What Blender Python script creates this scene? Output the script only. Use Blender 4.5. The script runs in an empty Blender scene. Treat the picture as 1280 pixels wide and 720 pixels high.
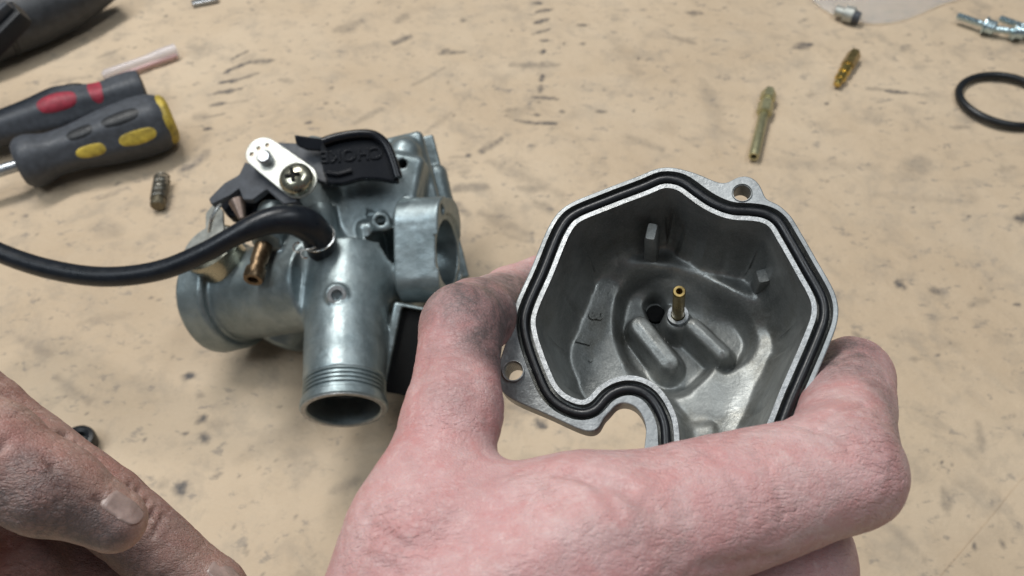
import bpy, math, random
import numpy as np
from mathutils import Vector, Matrix
from mathutils.geometry import delaunay_2d_cdt
random.seed(7); RNG = np.random.default_rng(7)
sc = bpy.context.scene
COL = sc.collection
# all lengths below are centimetres; meshes are written in metres
CM = 0.01
# ------------------------------------------------------------------ camera
H = 28.0
PITCH = math.radians(50)
cam = bpy.data.objects.new('camera', bpy.data.cameras.new('camera')); COL.objects.link(cam)
cam.location = (0, 0, H * CM); cam.rotation_euler = (math.pi / 2 - PITCH, 0, 0)
cam.data.lens = 30; cam.data.sensor_width = 36; cam.data.clip_start = 0.005; cam.data.clip_end = 50
cam.data.dof.use_dof = True; cam.data.dof.focus_distance = 0.163; cam.data.dof.aperture_fstop = 30
sc.camera = cam
sc.render.resolution_x = 1024; sc.render.resolution_y = 576
sc.view_settings.view_transform = 'Standard'; sc.view_settings.look = 'None'
sc.view_settings.gamma = 1; sc.view_settings.exposure = -0.2
# ------------------------------------------------------------------ room light
w = bpy.data.worlds.new('World'); sc.world = w; w.use_nodes = True
nt = w.node_tree; bg = nt.nodes['Background']
bg.inputs[0].default_value = (0.62, 0.72, 0.80, 1); bg.inputs[1].default_value = 0.17


def area(name, loc, target, sx, sy, power, col):
    l = bpy.data.lights.new(name, 'AREA'); l.shape = 'RECTANGLE'; l.size = sx * CM; l.size_y = sy * CM
    l.energy = power; l.color = col
    o = bpy.data.objects.new(name, l); COL.objects.link(o)
    o.location = Vector(loc) * CM
    o.rotation_euler = (Vector(target) - Vector(loc)).to_track_quat('-Z', 'Y').to_euler()
    return o


area('ceiling_lamp', (-50, 75, 170), (0, 28, 5), 95, 24, 31, (1.0, 0.985, 0.95))
area('ceiling_lamp', (60, 10, 185), (0, 28, 5), 110, 26, 12, (0.90, 0.96, 1.0))
area('ceiling_lamp', (-75, -5, 110), (-10, 24, 0), 60, 40, 6.5, (0.86, 0.94, 1.0))

# ------------------------------------------------------------------ geometry helpers
F = 1280 * 30 / 36.0
RIGHT = np.array([1, 0, 0.]); UP = np.array([0, math.sin(PITCH), math.cos(PITCH)])
BACK = np.array([0, -math.cos(PITCH), math.sin(PITCH)]); CAMP = np.array([0, 0, H])
RM = np.stack([RIGHT, UP, BACK], 1)


def W(c):                      # camera-frame cm -> world cm
    return np.asarray(c, float) @ RM.T + CAMP


def Wd(c):
    return np.asarray(c, float) @ RM.T


def P(px, py, d):              # a point seen at px, py, d cm in front of the lens
    return W([(px - 640) / F * d, (360 - py) / F * d, -d])


def T(px, py, z=0.0):          # the point at height z above the table
    r = Wd([(px - 640) / F, (360 - py) / F, -1.0])
    return CAMP + r * ((z - H) / r[2])


def unproj(px, py, o, n):
    r = Wd([(px - 640) / F, (360 - py) / F, -1.0])
    return CAMP + r * (np.dot(o - CAMP, n) / np.dot(r, n))


def unit(v):
    v = np.asarray(v, float); return v / np.linalg.norm(v)


def frame(n, ref=(0, 0, 1)):
    n = unit(n); a = np.cross(ref, n)
    if np.linalg.norm(a) < 1e-3: a = np.cross((1, 0, 0), n)
    a = unit(a); b = np.cross(n, a); return a, b, n


def tag(o, label=None, cat=None, group=None, kind=None):
    if label: o['label'] = label
    if cat: o['category'] = cat
    if group: o['group'] = group
    if kind: o['kind'] = kind
    return o


def thing(name, base, label, cat, group=None):
    o = bpy.data.objects.new(name, None); COL.objects.link(o)
    o.empty_display_size = 0.01
    o.location = Vector(base) * CM
    return tag(o, label, cat, group)


def root_loc(o):
    p = np.zeros(3)
    while o is not None:
        p = p + np.array(o.location); o = o.parent
    return p / CM


def mesh(name, V, Fc, mat, parent=None, smooth=True, matidx=None, base=None, autosharp=None):
    V = np.asarray(V, float)
    if parent is not None: b = root_loc(parent)
    elif base is not None: b = np.asarray(base, float)
    else: b = np.zeros(3)
    me = bpy.data.meshes.new(name)
    me.from_pydata(((V - b) * CM).tolist(), [], [tuple(int(i) for i in f) for f in Fc])
    mats = mat if isinstance(mat, (list, tuple)) else [mat]
    for m in mats: me.materials.append(m)
    if matidx is not None: me.polygons.foreach_set('material_index', np.asarray(matidx, np.int32))
    me.polygons.foreach_set('use_smooth', [bool(smooth)] * len(me.polygons))
    if autosharp: me.set_sharp_from_angle(angle=math.radians(autosharp))
    me.update()
    o = bpy.data.objects.new(name, me); COL.objects.link(o)
    if parent is not None: o.parent = parent
    else: o.location = Vector(b) * CM
    return o


class MB:
    def __init__(s): s.v = []; s.f = []; s.m = []; s.n = 0

    def add(s, V, Fc, mi=0):
        V = np.asarray(V, float)
        s.v.append(V); s.f += [tuple(int(i) + s.n for i in f) for f in Fc]; s.m += [mi] * len(Fc); s.n += len(V)
        return s

    def build(s, name, mat, parent=None, smooth=True, autosharp=35, base=None):
        return mesh(name, np.concatenate(s.v), s.f, mat, parent, smooth, s.m, base, autosharp)


def grid_faces(nu, nv, cu=False, cv=False):
    f = []
    for i in range(nu if cu else nu - 1):
        for j in range(nv if cv else nv - 1):
            i2 = (i + 1) % nu; j2 = (j + 1) % nv
            f.append((i * nv + j, i2 * nv + j, i2 * nv + j2, i * nv + j2))
    return f


def lathe(a, b, prof, seg=32, caps=(True, True)):
    """prof: list of (t 0..1 along a->b or beyond, radius)"""
    a = np.asarray(a, float); b = np.asarray(b, float); U, Vv, N = frame(b - a)
    ang = np.linspace(0, 2 * math.pi, seg, endpoint=False)
    V = []
    for t, r in prof:
        c = a + (b - a) * t
        V.append(c + r * (np.cos(ang)[:, None] * U + np.sin(ang)[:, None] * Vv))
    V = np.concatenate(V); n = len(prof)
    f = [(i * seg + j, i * seg + (j + 1) % seg, (i + 1) * seg + (j + 1) % seg, (i + 1) * seg + j) for i in range(n - 1) for j in range(seg)]
    if caps[0]: f.append(tuple(range(seg - 1, -1, -1)))
    if caps[1]: f.append(tuple((n - 1) * seg + j for j in range(seg)))
    return V, f


def cyl(a, L, dirv, r, seg=32, bev=0.02, hole=None, hdepth=None):
    """cylinder from a along dirv, length L (cm); a hole in its far end"""
    d = unit(dirv); p = [(0, r), (1 - bev / L, r), (1, r - bev)]
    if hole:
        hd = hdepth or L * 0.8
        p += [(1, hole + bev * .5), (1 - bev * .5 / L, hole), (1 - hd / L, hole), (1 - hd / L, 0.0001)]
    V, f = lathe(a, np.asarray(a) + d * L, p, seg, (True, not hole))
    return V, f


def catmull(pts, n, closed=True):
    pts = np.asarray(pts, float); m = len(pts)
    out = []
    segs = m if closed else m - 1
    for i in range(segs):
        g = lambda k: pts[k % m] if closed else pts[min(max(k, 0), m - 1)]
        p0, p1, p2, p3 = g(i - 1), g(i), g(i + 1), g(i + 2)
        # centripetal
        t0 = 0; t1 = t0 + max(np.linalg.norm(p1 - p0), 1e-6) ** .5; t2 = t1 + max(np.linalg.norm(p2 - p1), 1e-6) ** .5; t3 = t2 + max(np.linalg.norm(p3 - p2), 1e-6) ** .5
        for k in range(n):
            t = t1 + (t2 - t1) * k / n
            A1 = (t1 - t) / (t1 - t0) * p0 + (t - t0) / (t1 - t0) * p1; A2 = (t2 - t) / (t2 - t1) * p1 + (t - t1) / (t2 - t1) * p2; A3 = (t3 - t) / (t3 - t2) * p2 + (t - t2) / (t3 - t2) * p3
            B1 = (t2 - t) / (t2 - t0) * A1 + (t - t0) / (t2 - t0) * A2; B2 = (t3 - t) / (t3 - t1) * A2 + (t - t1) / (t3 - t1) * A3
            out.append((t2 - t) / (t2 - t1) * B1 + (t - t1) / (t2 - t1) * B2)
    if not closed: out.append(pts[-1])
    return np.array(out)


def resample(c, step, closed=True):
    c = np.asarray(c, float)
    cc = np.vstack([c, c[:1]]) if closed else c
    s = np.concatenate([[0], np.cumsum(np.linalg.norm(np.diff(cc, axis=0), axis=1))])
    n = max(int(round(s[-1] / step)), 8)
    t = np.linspace(0, s[-1], n, endpoint=not closed)
    return np.stack([np.interp(t, s, cc[:, k]) for k in range(c.shape[1])], 1)


def smoothc(c, it=4):
    for _ in range(it): c = 0.5 * c + 0.25 * (np.roll(c, 1, 0) + np.roll(c, -1, 0))
    return c


def tube(path, r, seg=14, closed=False, caps=True, prof=None):
    path = np.asarray(path, float); n = len(path)
    if closed: tan = np.roll(path, -1, 0) - np.roll(path, 1, 0)
    else: tan = np.gradient(path, axis=0)
    tan /= np.linalg.norm(tan, axis=1)[:, None]
    U = np.zeros_like(path); u = frame(tan[0])[0]
    for i in range(n):
        u = u - np.dot(u, tan[i]) * tan[i]; u /= np.linalg.norm(u); U[i] = u
    Vv = np.cross(tan, U)
    ang = np.linspace(0, 2 * math.pi, seg, endpoint=False)
    rr = np.broadcast_to(np.asarray(r, float), (n,))
    V = (path[:, None, :] + rr[:, None, None] * (np.cos(ang)[None, :, None] * U[:, None, :] + np.sin(ang)[None, :, None] * Vv[:, None, :])).reshape(-1, 3)
    f = grid_faces(n, seg, closed, True)
    f = [q[::-1] for q in f]
    if caps and not closed: f += [tuple(range(seg)), tuple((n - 1) * seg + j for j in range(seg - 1, -1, -1))]
    return V, f


def cdt_fill(outer, holes=(), pts=None):
    """2D polygon with holes -> verts, tris"""
    vs = [Vector(p) for p in outer]; loops = [list(range(len(outer)))]
    for h in holes:
        k = len(vs); vs += [Vector(p) for p in h]; loops.append(list(range(k, k + len(h))))
    edges = [(l[i], l[(i + 1) % len(l)]) for l in loops for i in range(len(l))]
    if pts is not None: vs += [Vector(p) for p in pts]
    V, E, Fc, *_ = delaunay_2d_cdt(vs, edges, [], 0, 1e-7)
    V = np.array([tuple(v) for v in V]); Fc = np.array([tuple(f) for f in Fc if len(f) == 3])
    cen = V[Fc].mean(1)
    keep = inside(cen, np.asarray(outer))
    for h in holes: keep &= ~inside(cen, np.asarray(h))
    Fc = Fc[keep]
    a, b, c = V[Fc[:, 0]], V[Fc[:, 1]], V[Fc[:, 2]]
    ar = (b[:, 0] - a[:, 0]) * (c[:, 1] - a[:, 1]) - (b[:, 1] - a[:, 1]) * (c[:, 0] - a[:, 0])
    Fc[ar < 0] = Fc[ar < 0][:, ::-1]
    return V, Fc


def inside(p, poly):
    x, y = p[:, 0], p[:, 1]; r = np.zeros(len(p), bool)
    for i in range(len(poly)):
        a = poly[i]; b = poly[(i + 1) % len(poly)]
        if a[1] == b[1]: continue
        c = ((a[1] > y) != (b[1] > y)) & (x < (b[0] - a[0]) * (y - a[1]) / (b[1] - a[1]) + a[0])
        r ^= c
    return r


def dist_poly(p, poly):
    d = np.full(len(p), 1e9)
    for i in range(len(poly)):
        a = poly[i]; b = poly[(i + 1) % len(poly)]; ab = b - a
        t = np.clip(((p - a) @ ab) / max(ab @ ab, 1e-12), 0, 1)
        d = np.minimum(d, np.linalg.norm(p - a - t[:, None] * ab, axis=1))
    return d


def area2(c): return 0.5 * np.sum(c[:, 0] * np.roll(c[:, 1], -1) - np.roll(c[:, 0], -1) * c[:, 1])


def normals2(c):               # outward for CCW
    t = np.roll(c, -1, 0) - np.roll(c, 1, 0); t /= np.linalg.norm(t, axis=1)[:, None]
    return np.stack([t[:, 1], -t[:, 0]], 1)


def offset(c, d, step=0.05):   # c CCW; d>0 outward
    o = c + normals2(c) * d
    keep = dist_poly(o, c) > abs(d) * 0.985
    return resample(smoothc(resample(o[keep], step), 2), step)


def extrude(poly2, holes2, to3, th, bev=0.03):
    """poly2 CCW; to3(uv, w) -> world; plate from w=-th to w=0 with a bevelled front rim"""
    m = MB(); poly2 = np.asarray(poly2, float)
    if area2(poly2) < 0: poly2 = poly2[::-1]
    inn = poly2 - normals2(poly2) * bev
    V, Fc = cdt_fill(inn, holes2); m.add(to3(V, 0), Fc)
    n = len(poly2)
    rings = np.concatenate([to3(inn, 0), to3(inn + (poly2 - inn) * .7, -bev * .3), to3(poly2, -bev), to3(poly2, -th)])
    m.add(rings, [(k * n + i, (k + 1) * n + i, (k + 1) * n + (i + 1) % n, k * n + (i + 1) % n) for k in range(3) for i in range(n)])
    for h in holes2:
        h = np.asarray(h); k = len(h)
        if area2(h) < 0: h = h[::-1]
        m.add(np.concatenate([to3(h, 0), to3(h, -th)]), [(i, (i + 1) % k, k + (i + 1) % k, k + i) for i in range(k)])
    V, Fc = cdt_fill(poly2, holes2); m.add(to3(V, -th), Fc[:, ::-1])
    return m


def circle2(c, r, n=24):
    a = np.linspace(0, 2 * math.pi, n, endpoint=False)
    return np.stack([c[0] + r * np.cos(a), c[1] + r * np.sin(a)], 1)


# numpy value noise -------------------------------------------------
def _h(i, j, k, s):
    n = (i * 374761393 + j * 668265263 + k * 2147483647 + s * 1274126177) & 0xffffffff
    n = ((n ^ (n >> 13)) * 1274126177) & 0xffffffff
    return ((n ^ (n >> 16)) & 0xffff) / 32767.5 - 1


def vnoise(p, s=0):
    p = np.asarray(p, float); i = np.floor(p).astype(np.int64); f = p - i; f = f * f * (3 - 2 * f)
    r = 0
    for a in (0, 1):
        for b in (0, 1):
            for c in (0, 1):
                r = r + _h(i[..., 0] + a, i[..., 1] + b, i[..., 2] + c, s) * (f[..., 0] if a else 1 - f[..., 0]) * (f[..., 1] if b else 1 - f[..., 1]) * (f[..., 2] if c else 1 - f[..., 2])
    return r


# signed distance solids ---------------------------------------------
def smin(a, b, k):
    h = np.maximum(k - np.abs(a - b), 0) / k
    return np.minimum(a, b) - h * h * k * .25


def smax(a, b, k): return -smin(-a, -b, k)


def s_caps(p, a, b, ra, rb):
    ab = b - a; t = np.clip(((p - a) @ ab) / max(ab @ ab, 1e-9), 0, 1)
    return np.linalg.norm(p - a - t[:, None] * ab, axis=1) - (ra + (rb - ra) * t)


def s_cyl(p, a, b, ra, rb=None, rnd=0.05):
    rb = ra if rb is None else rb
    ab = b - a; L = np.linalg.norm(ab); d = ab / L; x = (p - a) @ d
    q = np.linalg.norm(p - a - x[:, None] * d, axis=1)
    dr = q - (ra + (rb - ra) * np.clip(x / L, 0, 1)) + rnd; dx = np.abs(x - L / 2) - L / 2 + rnd
    return np.minimum(np.maximum(dr, dx), 0) + np.hypot(np.maximum(dr, 0), np.maximum(dx, 0)) - rnd


def s_box(p, c, A, hs, rnd=0.1):     # A rows: axes
    q = np.abs((p - c) @ np.asarray(A).T) - np.asarray(hs) + rnd
    return np.linalg.norm(np.maximum(q, 0), axis=1) + np.minimum(q.max(1), 0) - rnd


def s_ell(p, c, A, rs):
    q = (p - c) @ np.asarray(A).T; rs = np.asarray(rs)
    k0 = np.linalg.norm(q / rs, axis=1); k1 = np.linalg.norm(q / rs ** 2, axis=1)
    return k0 * (k0 - 1) / np.maximum(k1, 1e-6)


def nets(f, lo, hi, h):
    B = 5
    lo = np.asarray(lo, float); nb = np.ceil((np.asarray(hi) - lo) / (h * B)).astype(int)
    n = nb * B
    ax = [lo[k] + (np.arange(nb[k]) + .5) * h * B for k in range(3)]
    G = np.stack(np.meshgrid(*ax, indexing='ij'), -1).reshape(-1, 3)
    c = f(G); act = np.abs(c) < h * B * 0.5 * 1.74 * 1.7 + 0.05
    Fv = np.repeat(np.repeat(np.repeat(np.where(c < 0, -1., 1.).reshape(nb), B, 0), B, 1), B, 2).astype(np.float32)
    bi = np.argwhere(act.reshape(nb))
    loc = np.stack(np.meshgrid(*[np.arange(B)] * 3, indexing='ij'), -1).reshape(-1, 3)
    for s in range(0, len(bi), 6000):
        idx = (bi[s:s + 6000, None, :] * B + loc[None]).reshape(-1, 3)
        Fv[idx[:, 0], idx[:, 1], idx[:, 2]] = f(lo + (idx + .5) * h)
    org = lo + .5 * h
    ins = Fv < 0
    cnt = sum(ins[a:n[0] - 1 + a, b:n[1] - 1 + b, cc:n[2] - 1 + cc].astype(np.int8) for a in (0, 1) for b in (0, 1) for cc in (0, 1))
    cells = np.argwhere((cnt > 0) & (cnt < 8))
    acc = np.zeros((len(cells), 3)); num = np.zeros(len(cells))
    co = [(a, b, cc) for a in (0, 1) for b in (0, 1) for cc in (0, 1)]
    for A in co:
        for k in range(3):
            if A[k]: continue
            Bc = list(A); Bc[k] = 1
            va = Fv[tuple((cells + A).T)]; vb = Fv[tuple((cells + Bc).T)]
            m = (va < 0) != (vb < 0); t = np.where(m, va / np.where(m, va - vb, 1), 0)
            pt = np.array(A, float)[None] + t[:, None] * (np.array(Bc) - np.array(A))
            acc[m] += pt[m]; num[m] += 1
    V = org + (cells + acc / num[:, None]) * h
    vid = np.full(n, -1, np.int32); vid[tuple(cells.T)] = np.arange(len(cells))
    Q = []
    for k in range(3):
        o1, o2 = [(1, 2), (2, 0), (0, 1)][k]
        sl0 = [slice(0, None)] * 3; sl1 = [slice(0, None)] * 3
        sl0[k] = slice(0, n[k] - 1); sl1[k] = slice(1, n[k])
        e = np.argwhere(ins[tuple(sl0)] != ins[tuple(sl1)])
        e = e[(e[:, o1] > 0) & (e[:, o2] > 0) & (e[:, o1] < n[o1] - 1) & (e[:, o2] < n[o2] - 1)]
        def g(d1, d2):
            q = e.copy(); q[:, o1] -= d1; q[:, o2] -= d2; return vid[tuple(q.T)]
        q = np.stack([g(1, 1), g(0, 1), g(0, 0), g(1, 0)], 1)
        s = ins[tuple(e.T)]
        q[~s] = q[~s][:, ::-1]; Q.append(q)
    Q = np.concatenate(Q); Q = Q[(Q >= 0).all(1)]
    eps = h * .5
    def grad(V):
        g = np.stack([f(V + np.eye(3)[k] * eps) - f(V - np.eye(3)[k] * eps) for k in range(3)], 1)
        return g / np.maximum(np.linalg.norm(g, axis=1), 1e-9)[:, None]
    for _ in range(2):
        g = grad(V); V = V - g * np.clip(f(V), -h, h)[:, None] * .9
    return V, Q, grad(V)


def add_attr(o, name, vals):
    a = o.data.attributes.new(name, 'FLOAT', 'POINT'); a.data.foreach_set('value', np.asarray(vals, np.float32))


# ------------------------------------------------------------------ materials
class NT:
    def __init__(s, name):
        s.m = bpy.data.materials.new(name); s.m.use_nodes = True; s.t = s.m.node_tree
        s.b = s.t.nodes['Principled BSDF']; s.out = s.t.nodes['Material Output']
        tc = s.t.nodes.new('ShaderNodeTexCoord'); vm = s.t.nodes.new('ShaderNodeVectorMath'); vm.operation = 'SCALE'
        vm.inputs['Scale'].default_value = 100; s.t.links.new(tc.outputs['Object'], vm.inputs[0]); s.co = vm.outputs[0]

    def n(s, typ, **kw):
        nd = s.t.nodes.new(typ)
        for k, v in kw.items():
            if k.startswith('_'): setattr(nd, k[1:], v)
        return nd

    def link(s, a, b):
        if hasattr(a, 'is_linked') or isinstance(a, bpy.types.NodeSocket): s.t.links.new(a, b)
        else: b.default_value = a

    def noise(s, scale, detail=4, rough=.55, dist=0, co=None):
        nd = s.n('ShaderNodeTexNoise'); nd.inputs['Scale'].default_value = scale; nd.inputs['Detail'].default_value = detail
        nd.inputs['Roughness'].default_value = rough; nd.inputs['Distortion'].default_value = dist
        s.link(co or s.co, nd.inputs['Vector']); return nd.outputs[0]

    def vor(s, scale, feature='F1', co=None, out=0):
        nd = s.n('ShaderNodeTexVoronoi', _feature=feature); nd.inputs['Scale'].default_value = scale
        s.link(co or s.co, nd.inputs['Vector']); return nd.outputs[out]

    def ramp(s, x, stops, interp='LINEAR'):
        nd = s.n('ShaderNodeValToRGB'); cr = nd.color_ramp; cr.interpolation = interp
        while len(cr.elements) < len(stops): cr.elements.new(0.5)
        for e, (p, c) in zip(cr.elements, stops):
            e.position = p; e.color = (c, c, c, 1) if isinstance(c, (int, float)) else (*c, 1)
        s.link(x, nd.inputs[0]); return nd.outputs[0]

    def mix(s, fac, a, b, mode='MIX'):
        nd = s.n('ShaderNodeMix', _data_type='RGBA', _blend_type=mode)
        for v, i in ((fac, 0), (a, 6), (b, 7)):
            if isinstance(v, (int, float)) and i: v = (v, v, v, 1)
            if isinstance(v, tuple) and len(v) == 3: v = (*v, 1)
            s.link(v, nd.inputs[i])
        return nd.outputs[2]

    def math(s, op, a, b=0.5, clamp=False):
        nd = s.n('ShaderNodeMath', _operation=op, _use_clamp=clamp); s.link(a, nd.inputs[0]); s.link(b, nd.inputs[1]); return nd.outputs[0]

    def attr(s, name):
        nd = s.n('ShaderNodeAttribute'); nd.attribute_name = name; return nd.outputs['Fac']

    def mapping(s, scale, rot=(0, 0, 0)):
        nd = s.n('ShaderNodeMapping'); nd.inputs['Scale'].default_value = scale; nd.inputs['Rotation'].default_value = rot
        s.link(s.co, nd.inputs[0]); return nd.outputs[0]

    def bump(s, hgt, dist, strength=1.0, prev=None):    # dist in cm
        nd = s.n('ShaderNodeBump'); s.link(strength, nd.inputs['Strength']); nd.inputs['Distance'].default_value = dist * CM
        s.link(hgt, nd.inputs['Height'])
        if prev is not None: s.link(prev, nd.inputs['Normal'])
        return nd.outputs[0]

    def set(s, **kw):
        names = dict(col='Base Color', met='Metallic', rough='Roughness', normal='Normal', sss='Subsurface Weight', coat='Coat Weight', spec='Specular IOR Level', trans='Transmission Weight', ior='IOR', alpha='Alpha', sheen='Sheen Weight')
        for k, v in kw.items():
            if isinstance(v, tuple) and len(v) == 3: v = (*v, 1)
            s.link(v, s.b.inputs[names[k]])
        return s.m


def cast_metal(name, base, dark, rough=.42, met=.8, grain=.004, oil=0.35):
    t = NT(name)
    big = t.noise(.9, 5, .6, .4); fine = t.noise(24, 3, .6)
    c = t.mix(t.ramp(big, [(.35, 0.), (.68, 1.)]), dark, base)
    stain = t.ramp(t.noise(.55, 4, .6, 1.2), [(.5, 0.), (.72, 1.)])
    c = t.mix(t.math('MULTIPLY', stain, oil), c, (.10, .085, .055))
    c = t.mix(t.math('MULTIPLY', t.ramp(fine, [(.45, 0.), (.7, 1.)]), .22), c, tuple(min(1, x * 1.5) for x in base))
    r = t.ramp(t.noise(1.7, 5, .65), [(.3, rough - .12), (.7, rough + .12)])
    nb = t.bump(t.noise(16, 3, .6), grain, 1); nb = t.bump(t.noise(2.2, 3, .5), grain * 5, .6, nb)
    return t.set(col=c, met=met, rough=r, normal=nb)


def simple(name, col, rough=.5, met=0., bump=None, var=.15, scale=6, rv=1., **kw):
    t = NT(name)
    c = t.mix(t.ramp(t.noise(scale, 4, .6), [(.3, 0.), (.7, 1.)]), tuple(x * (1 - var) for x in col), tuple(min(1, x * (1 + var)) for x in col))
    r = t.ramp(t.noise(scale * 1.3, 3), [(.3, max(rough - .07 * rv, .02)), (.7, min(rough + .09 * rv, 1))])
    a = dict(col=c, rough=r, met=met, **kw)
    if bump: a['normal'] = t.bump(t.noise(scale * 4, 3), bump)
    return t.set(**a)


M = {}
M['bowl'] = cast_metal('bowl_cast_metal', (.27, .278, .268), (.155, .162, .158), .46, .66, .006, .55)
M['carb'] = cast_metal('carburetor_cast_metal', (.275, .32, .33), (.165, .205, .215), .42, .72, .005, .18)
# machined rim: bright, scuffed
t = NT('machined_rim_metal')
sp = t.ramp(t.noise(13, 5, .7), [(.36, 0.), (.66, 1.)]); sc2 = t.ramp(t.noise(14, 2, .5, 0, t.mapping((1, 7, 1), (0, 0, .6))), [(.5, 0.), (.62, 1.)])
c = t.mix(sp, (.22, .23, .235), (.40, .41, .415)); c = t.mix(t.math('MULTIPLY', sc2, .35), c, (.60, .61, .62))
c = t.mix(t.math('MULTIPLY', t.ramp(t.noise(1.4, 4), [(.52, 0.), (.7, 1.)]), .5), c, (.22, .22, .21))
M['rim'] = t.set(col=c, met=.7, rough=t.ramp(t.noise(9, 4), [(.3, .3), (.7, .55)]), normal=t.bump(t.noise(26, 3, .7), .005))
M['flange'] = cast_metal('bowl_flange_metal', (.31, .325, .33), (.20, .21, .215), .42, .7, .005, .25)
M['rubber'] = simple('black_rubber', (.008, .009, .011), .36, 0, .003, .2, 5, spec=.45)
M['hose'] = simple('hose_rubber', (.008, .010, .014), .33, 0, .004, .25, 3, spec=.32)
M['black_plastic'] = simple('black_plastic', (.006, .007, .010), .25, 0, None, .1, 1.5, .2, spec=.28)
M['brass_old'] = simple('tarnished_brass', (.34, .25, .10), .34, .9, .002, .35, 5)
M['brass_pale'] = simple('pale_brass', (.48, .45, .27), .38, .85, .002, .2, 5)
M['brass'] = simple('bright_brass', (.58, .42, .13), .25, .95, .002, .2, 5)
M['brown_brass'] = simple('brown_brass', (.14, .095, .055), .38, .85, .002, .35, 7)
M['zinc'] = simple('zinc_plate', (.42, .425, .39), .40, .6, .002, .22, 3)
M['zinc_blue'] = simple('blue_zinc', (.50, .62, .66), .24, .9, .002, .12, 5)
M['zinc_gold'] = simple('yellow_zinc', (.36, .345, .27), .24, .95, .002, .08, 2)
M['grey_steel'] = simple('grey_steel', (.36, .38, .40), .32, .9, .002, .2, 6)
M['steel_dull'] = simple('dull_spring_steel', (.24, .23, .20), .42, .85, .002, .2, 6)
M['steel_brown'] = simple('brown_stained_steel', (.15, .13, .09), .45, .8, .002, .35, 6)
M['wire'] = simple('spring_wire', (.66, .66, .64), .25, .95)
M['grip'] = simple('charcoal_grip', (.045, .050, .060), .55, 0, .006, .25, 4)
M['grip_dark'] = simple('black_grip', (.008, .009, .011), .5, 0, .006, .2, 5)
M['yellow'] = simple('yellow_grip', (.40, .29, .04), .55, 0, .01, .5, 2.2)
M['red'] = simple('red_grip', (.27, .020, .038), .55, 0, .01, .35, 2.2)
M['hole'] = simple('hole_shade_black', (.004, .004, .004), .6, spec=.12)  # near-black colour that paints the shade inside holes and recesses
t = NT('clear_plastic'); t.b.inputs['IOR'].default_value = 1.3
M['clear'] = t.set(col=(.93, .93, .94), rough=.25, trans=.75, alpha=.38, normal=t.bump(t.noise(2, 3), .05))
t = NT('straw_plastic'); M['straw'] = t.set(col=(.85, .80, .82), rough=.2, trans=.5, alpha=.75)
t = NT('pink_plastic'); M['pink'] = t.set(col=(.80, .52, .50), rough=.3, trans=.4)
# paper: kraft with smudges
t = NT('kraft_paper')
st = t.attr('stain'); n1 = t.noise(.06, 5, .6); n2 = t.noise(1.1, 5, .62, .3); fib = t.noise(5, 3, .6, 0, t.mapping((1, 4, 1), (0, 0, .5)))
c = t.mix(t.ramp(n1, [(.35, 0.), (.65, 1.)]), (.440, .332, .225), (.540, .422, .298))
c = t.mix(t.math('MULTIPLY', t.ramp(n2, [(.5, 0.), (.75, 1.)]), .22), c, (.36, .285, .20))
c = t.mix(t.math('MULTIPLY', t.ramp(t.noise(.35, 6, .7, .8), [(.55, 0.), (.8, 1.)]), .30), c, (.30, .26, .21))
c = t.mix(t.math('MULTIPLY', t.ramp(fib, [(.4, 0.), (.75, 1.)]), .12), c, (.66, .56, .42))
bl = t.ramp(t.noise(.55, 6, .72, .3), [(.50, 0.), (.66, 1.)]); c = t.mix(t.math('MULTIPLY', bl, .34), c, (.20, .175, .15))
bl = t.ramp(t.noise(1.3, 5, .7, .2, t.mapping((1, 1.6, 1), (0, 0, -.5))), [(.58, 0.), (.66, 1.)]); c = t.mix(t.math('MULTIPLY', bl, .55), c, (.17, .15, .135))
spk = t.ramp(t.vor(1.9), [(0.035, 1.), (.07, 0.)]); spk = t.math('MULTIPLY', spk, t.ramp(t.noise(.45, 3), [(.52, 0.), (.62, 1.)]))
c = t.mix(t.math('MULTIPLY', spk, .7), c, (.12, .10, .085))
brk = t.ramp(t.noise(4, 5, .7), [(.2, .3), (.6, 1.)])
c = t.mix(t.math('MULTIPLY', t.ramp(t.noise(.16, 3, .5, .3), [(.45, 0.), (.65, 1.)]), .18), c, (.60, .50, .38))
sm = t.math('MULTIPLY', st, brk, True)
c = t.mix(t.math('MINIMUM', sm, .93), c, (.055, .055, .06))
M['paper'] = t.set(col=c, rough=.62, spec=.3, normal=t.bump(t.noise(.8, 4, .6, .5), .10, .8, t.bump(t.noise(2.6, 5, .65), .035, .8, t.bump(fib, .010, .5))))
M['bench'] = simple('bench_top', (.28, .20, .13), .6, 0, .02, .3, .5)


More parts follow.
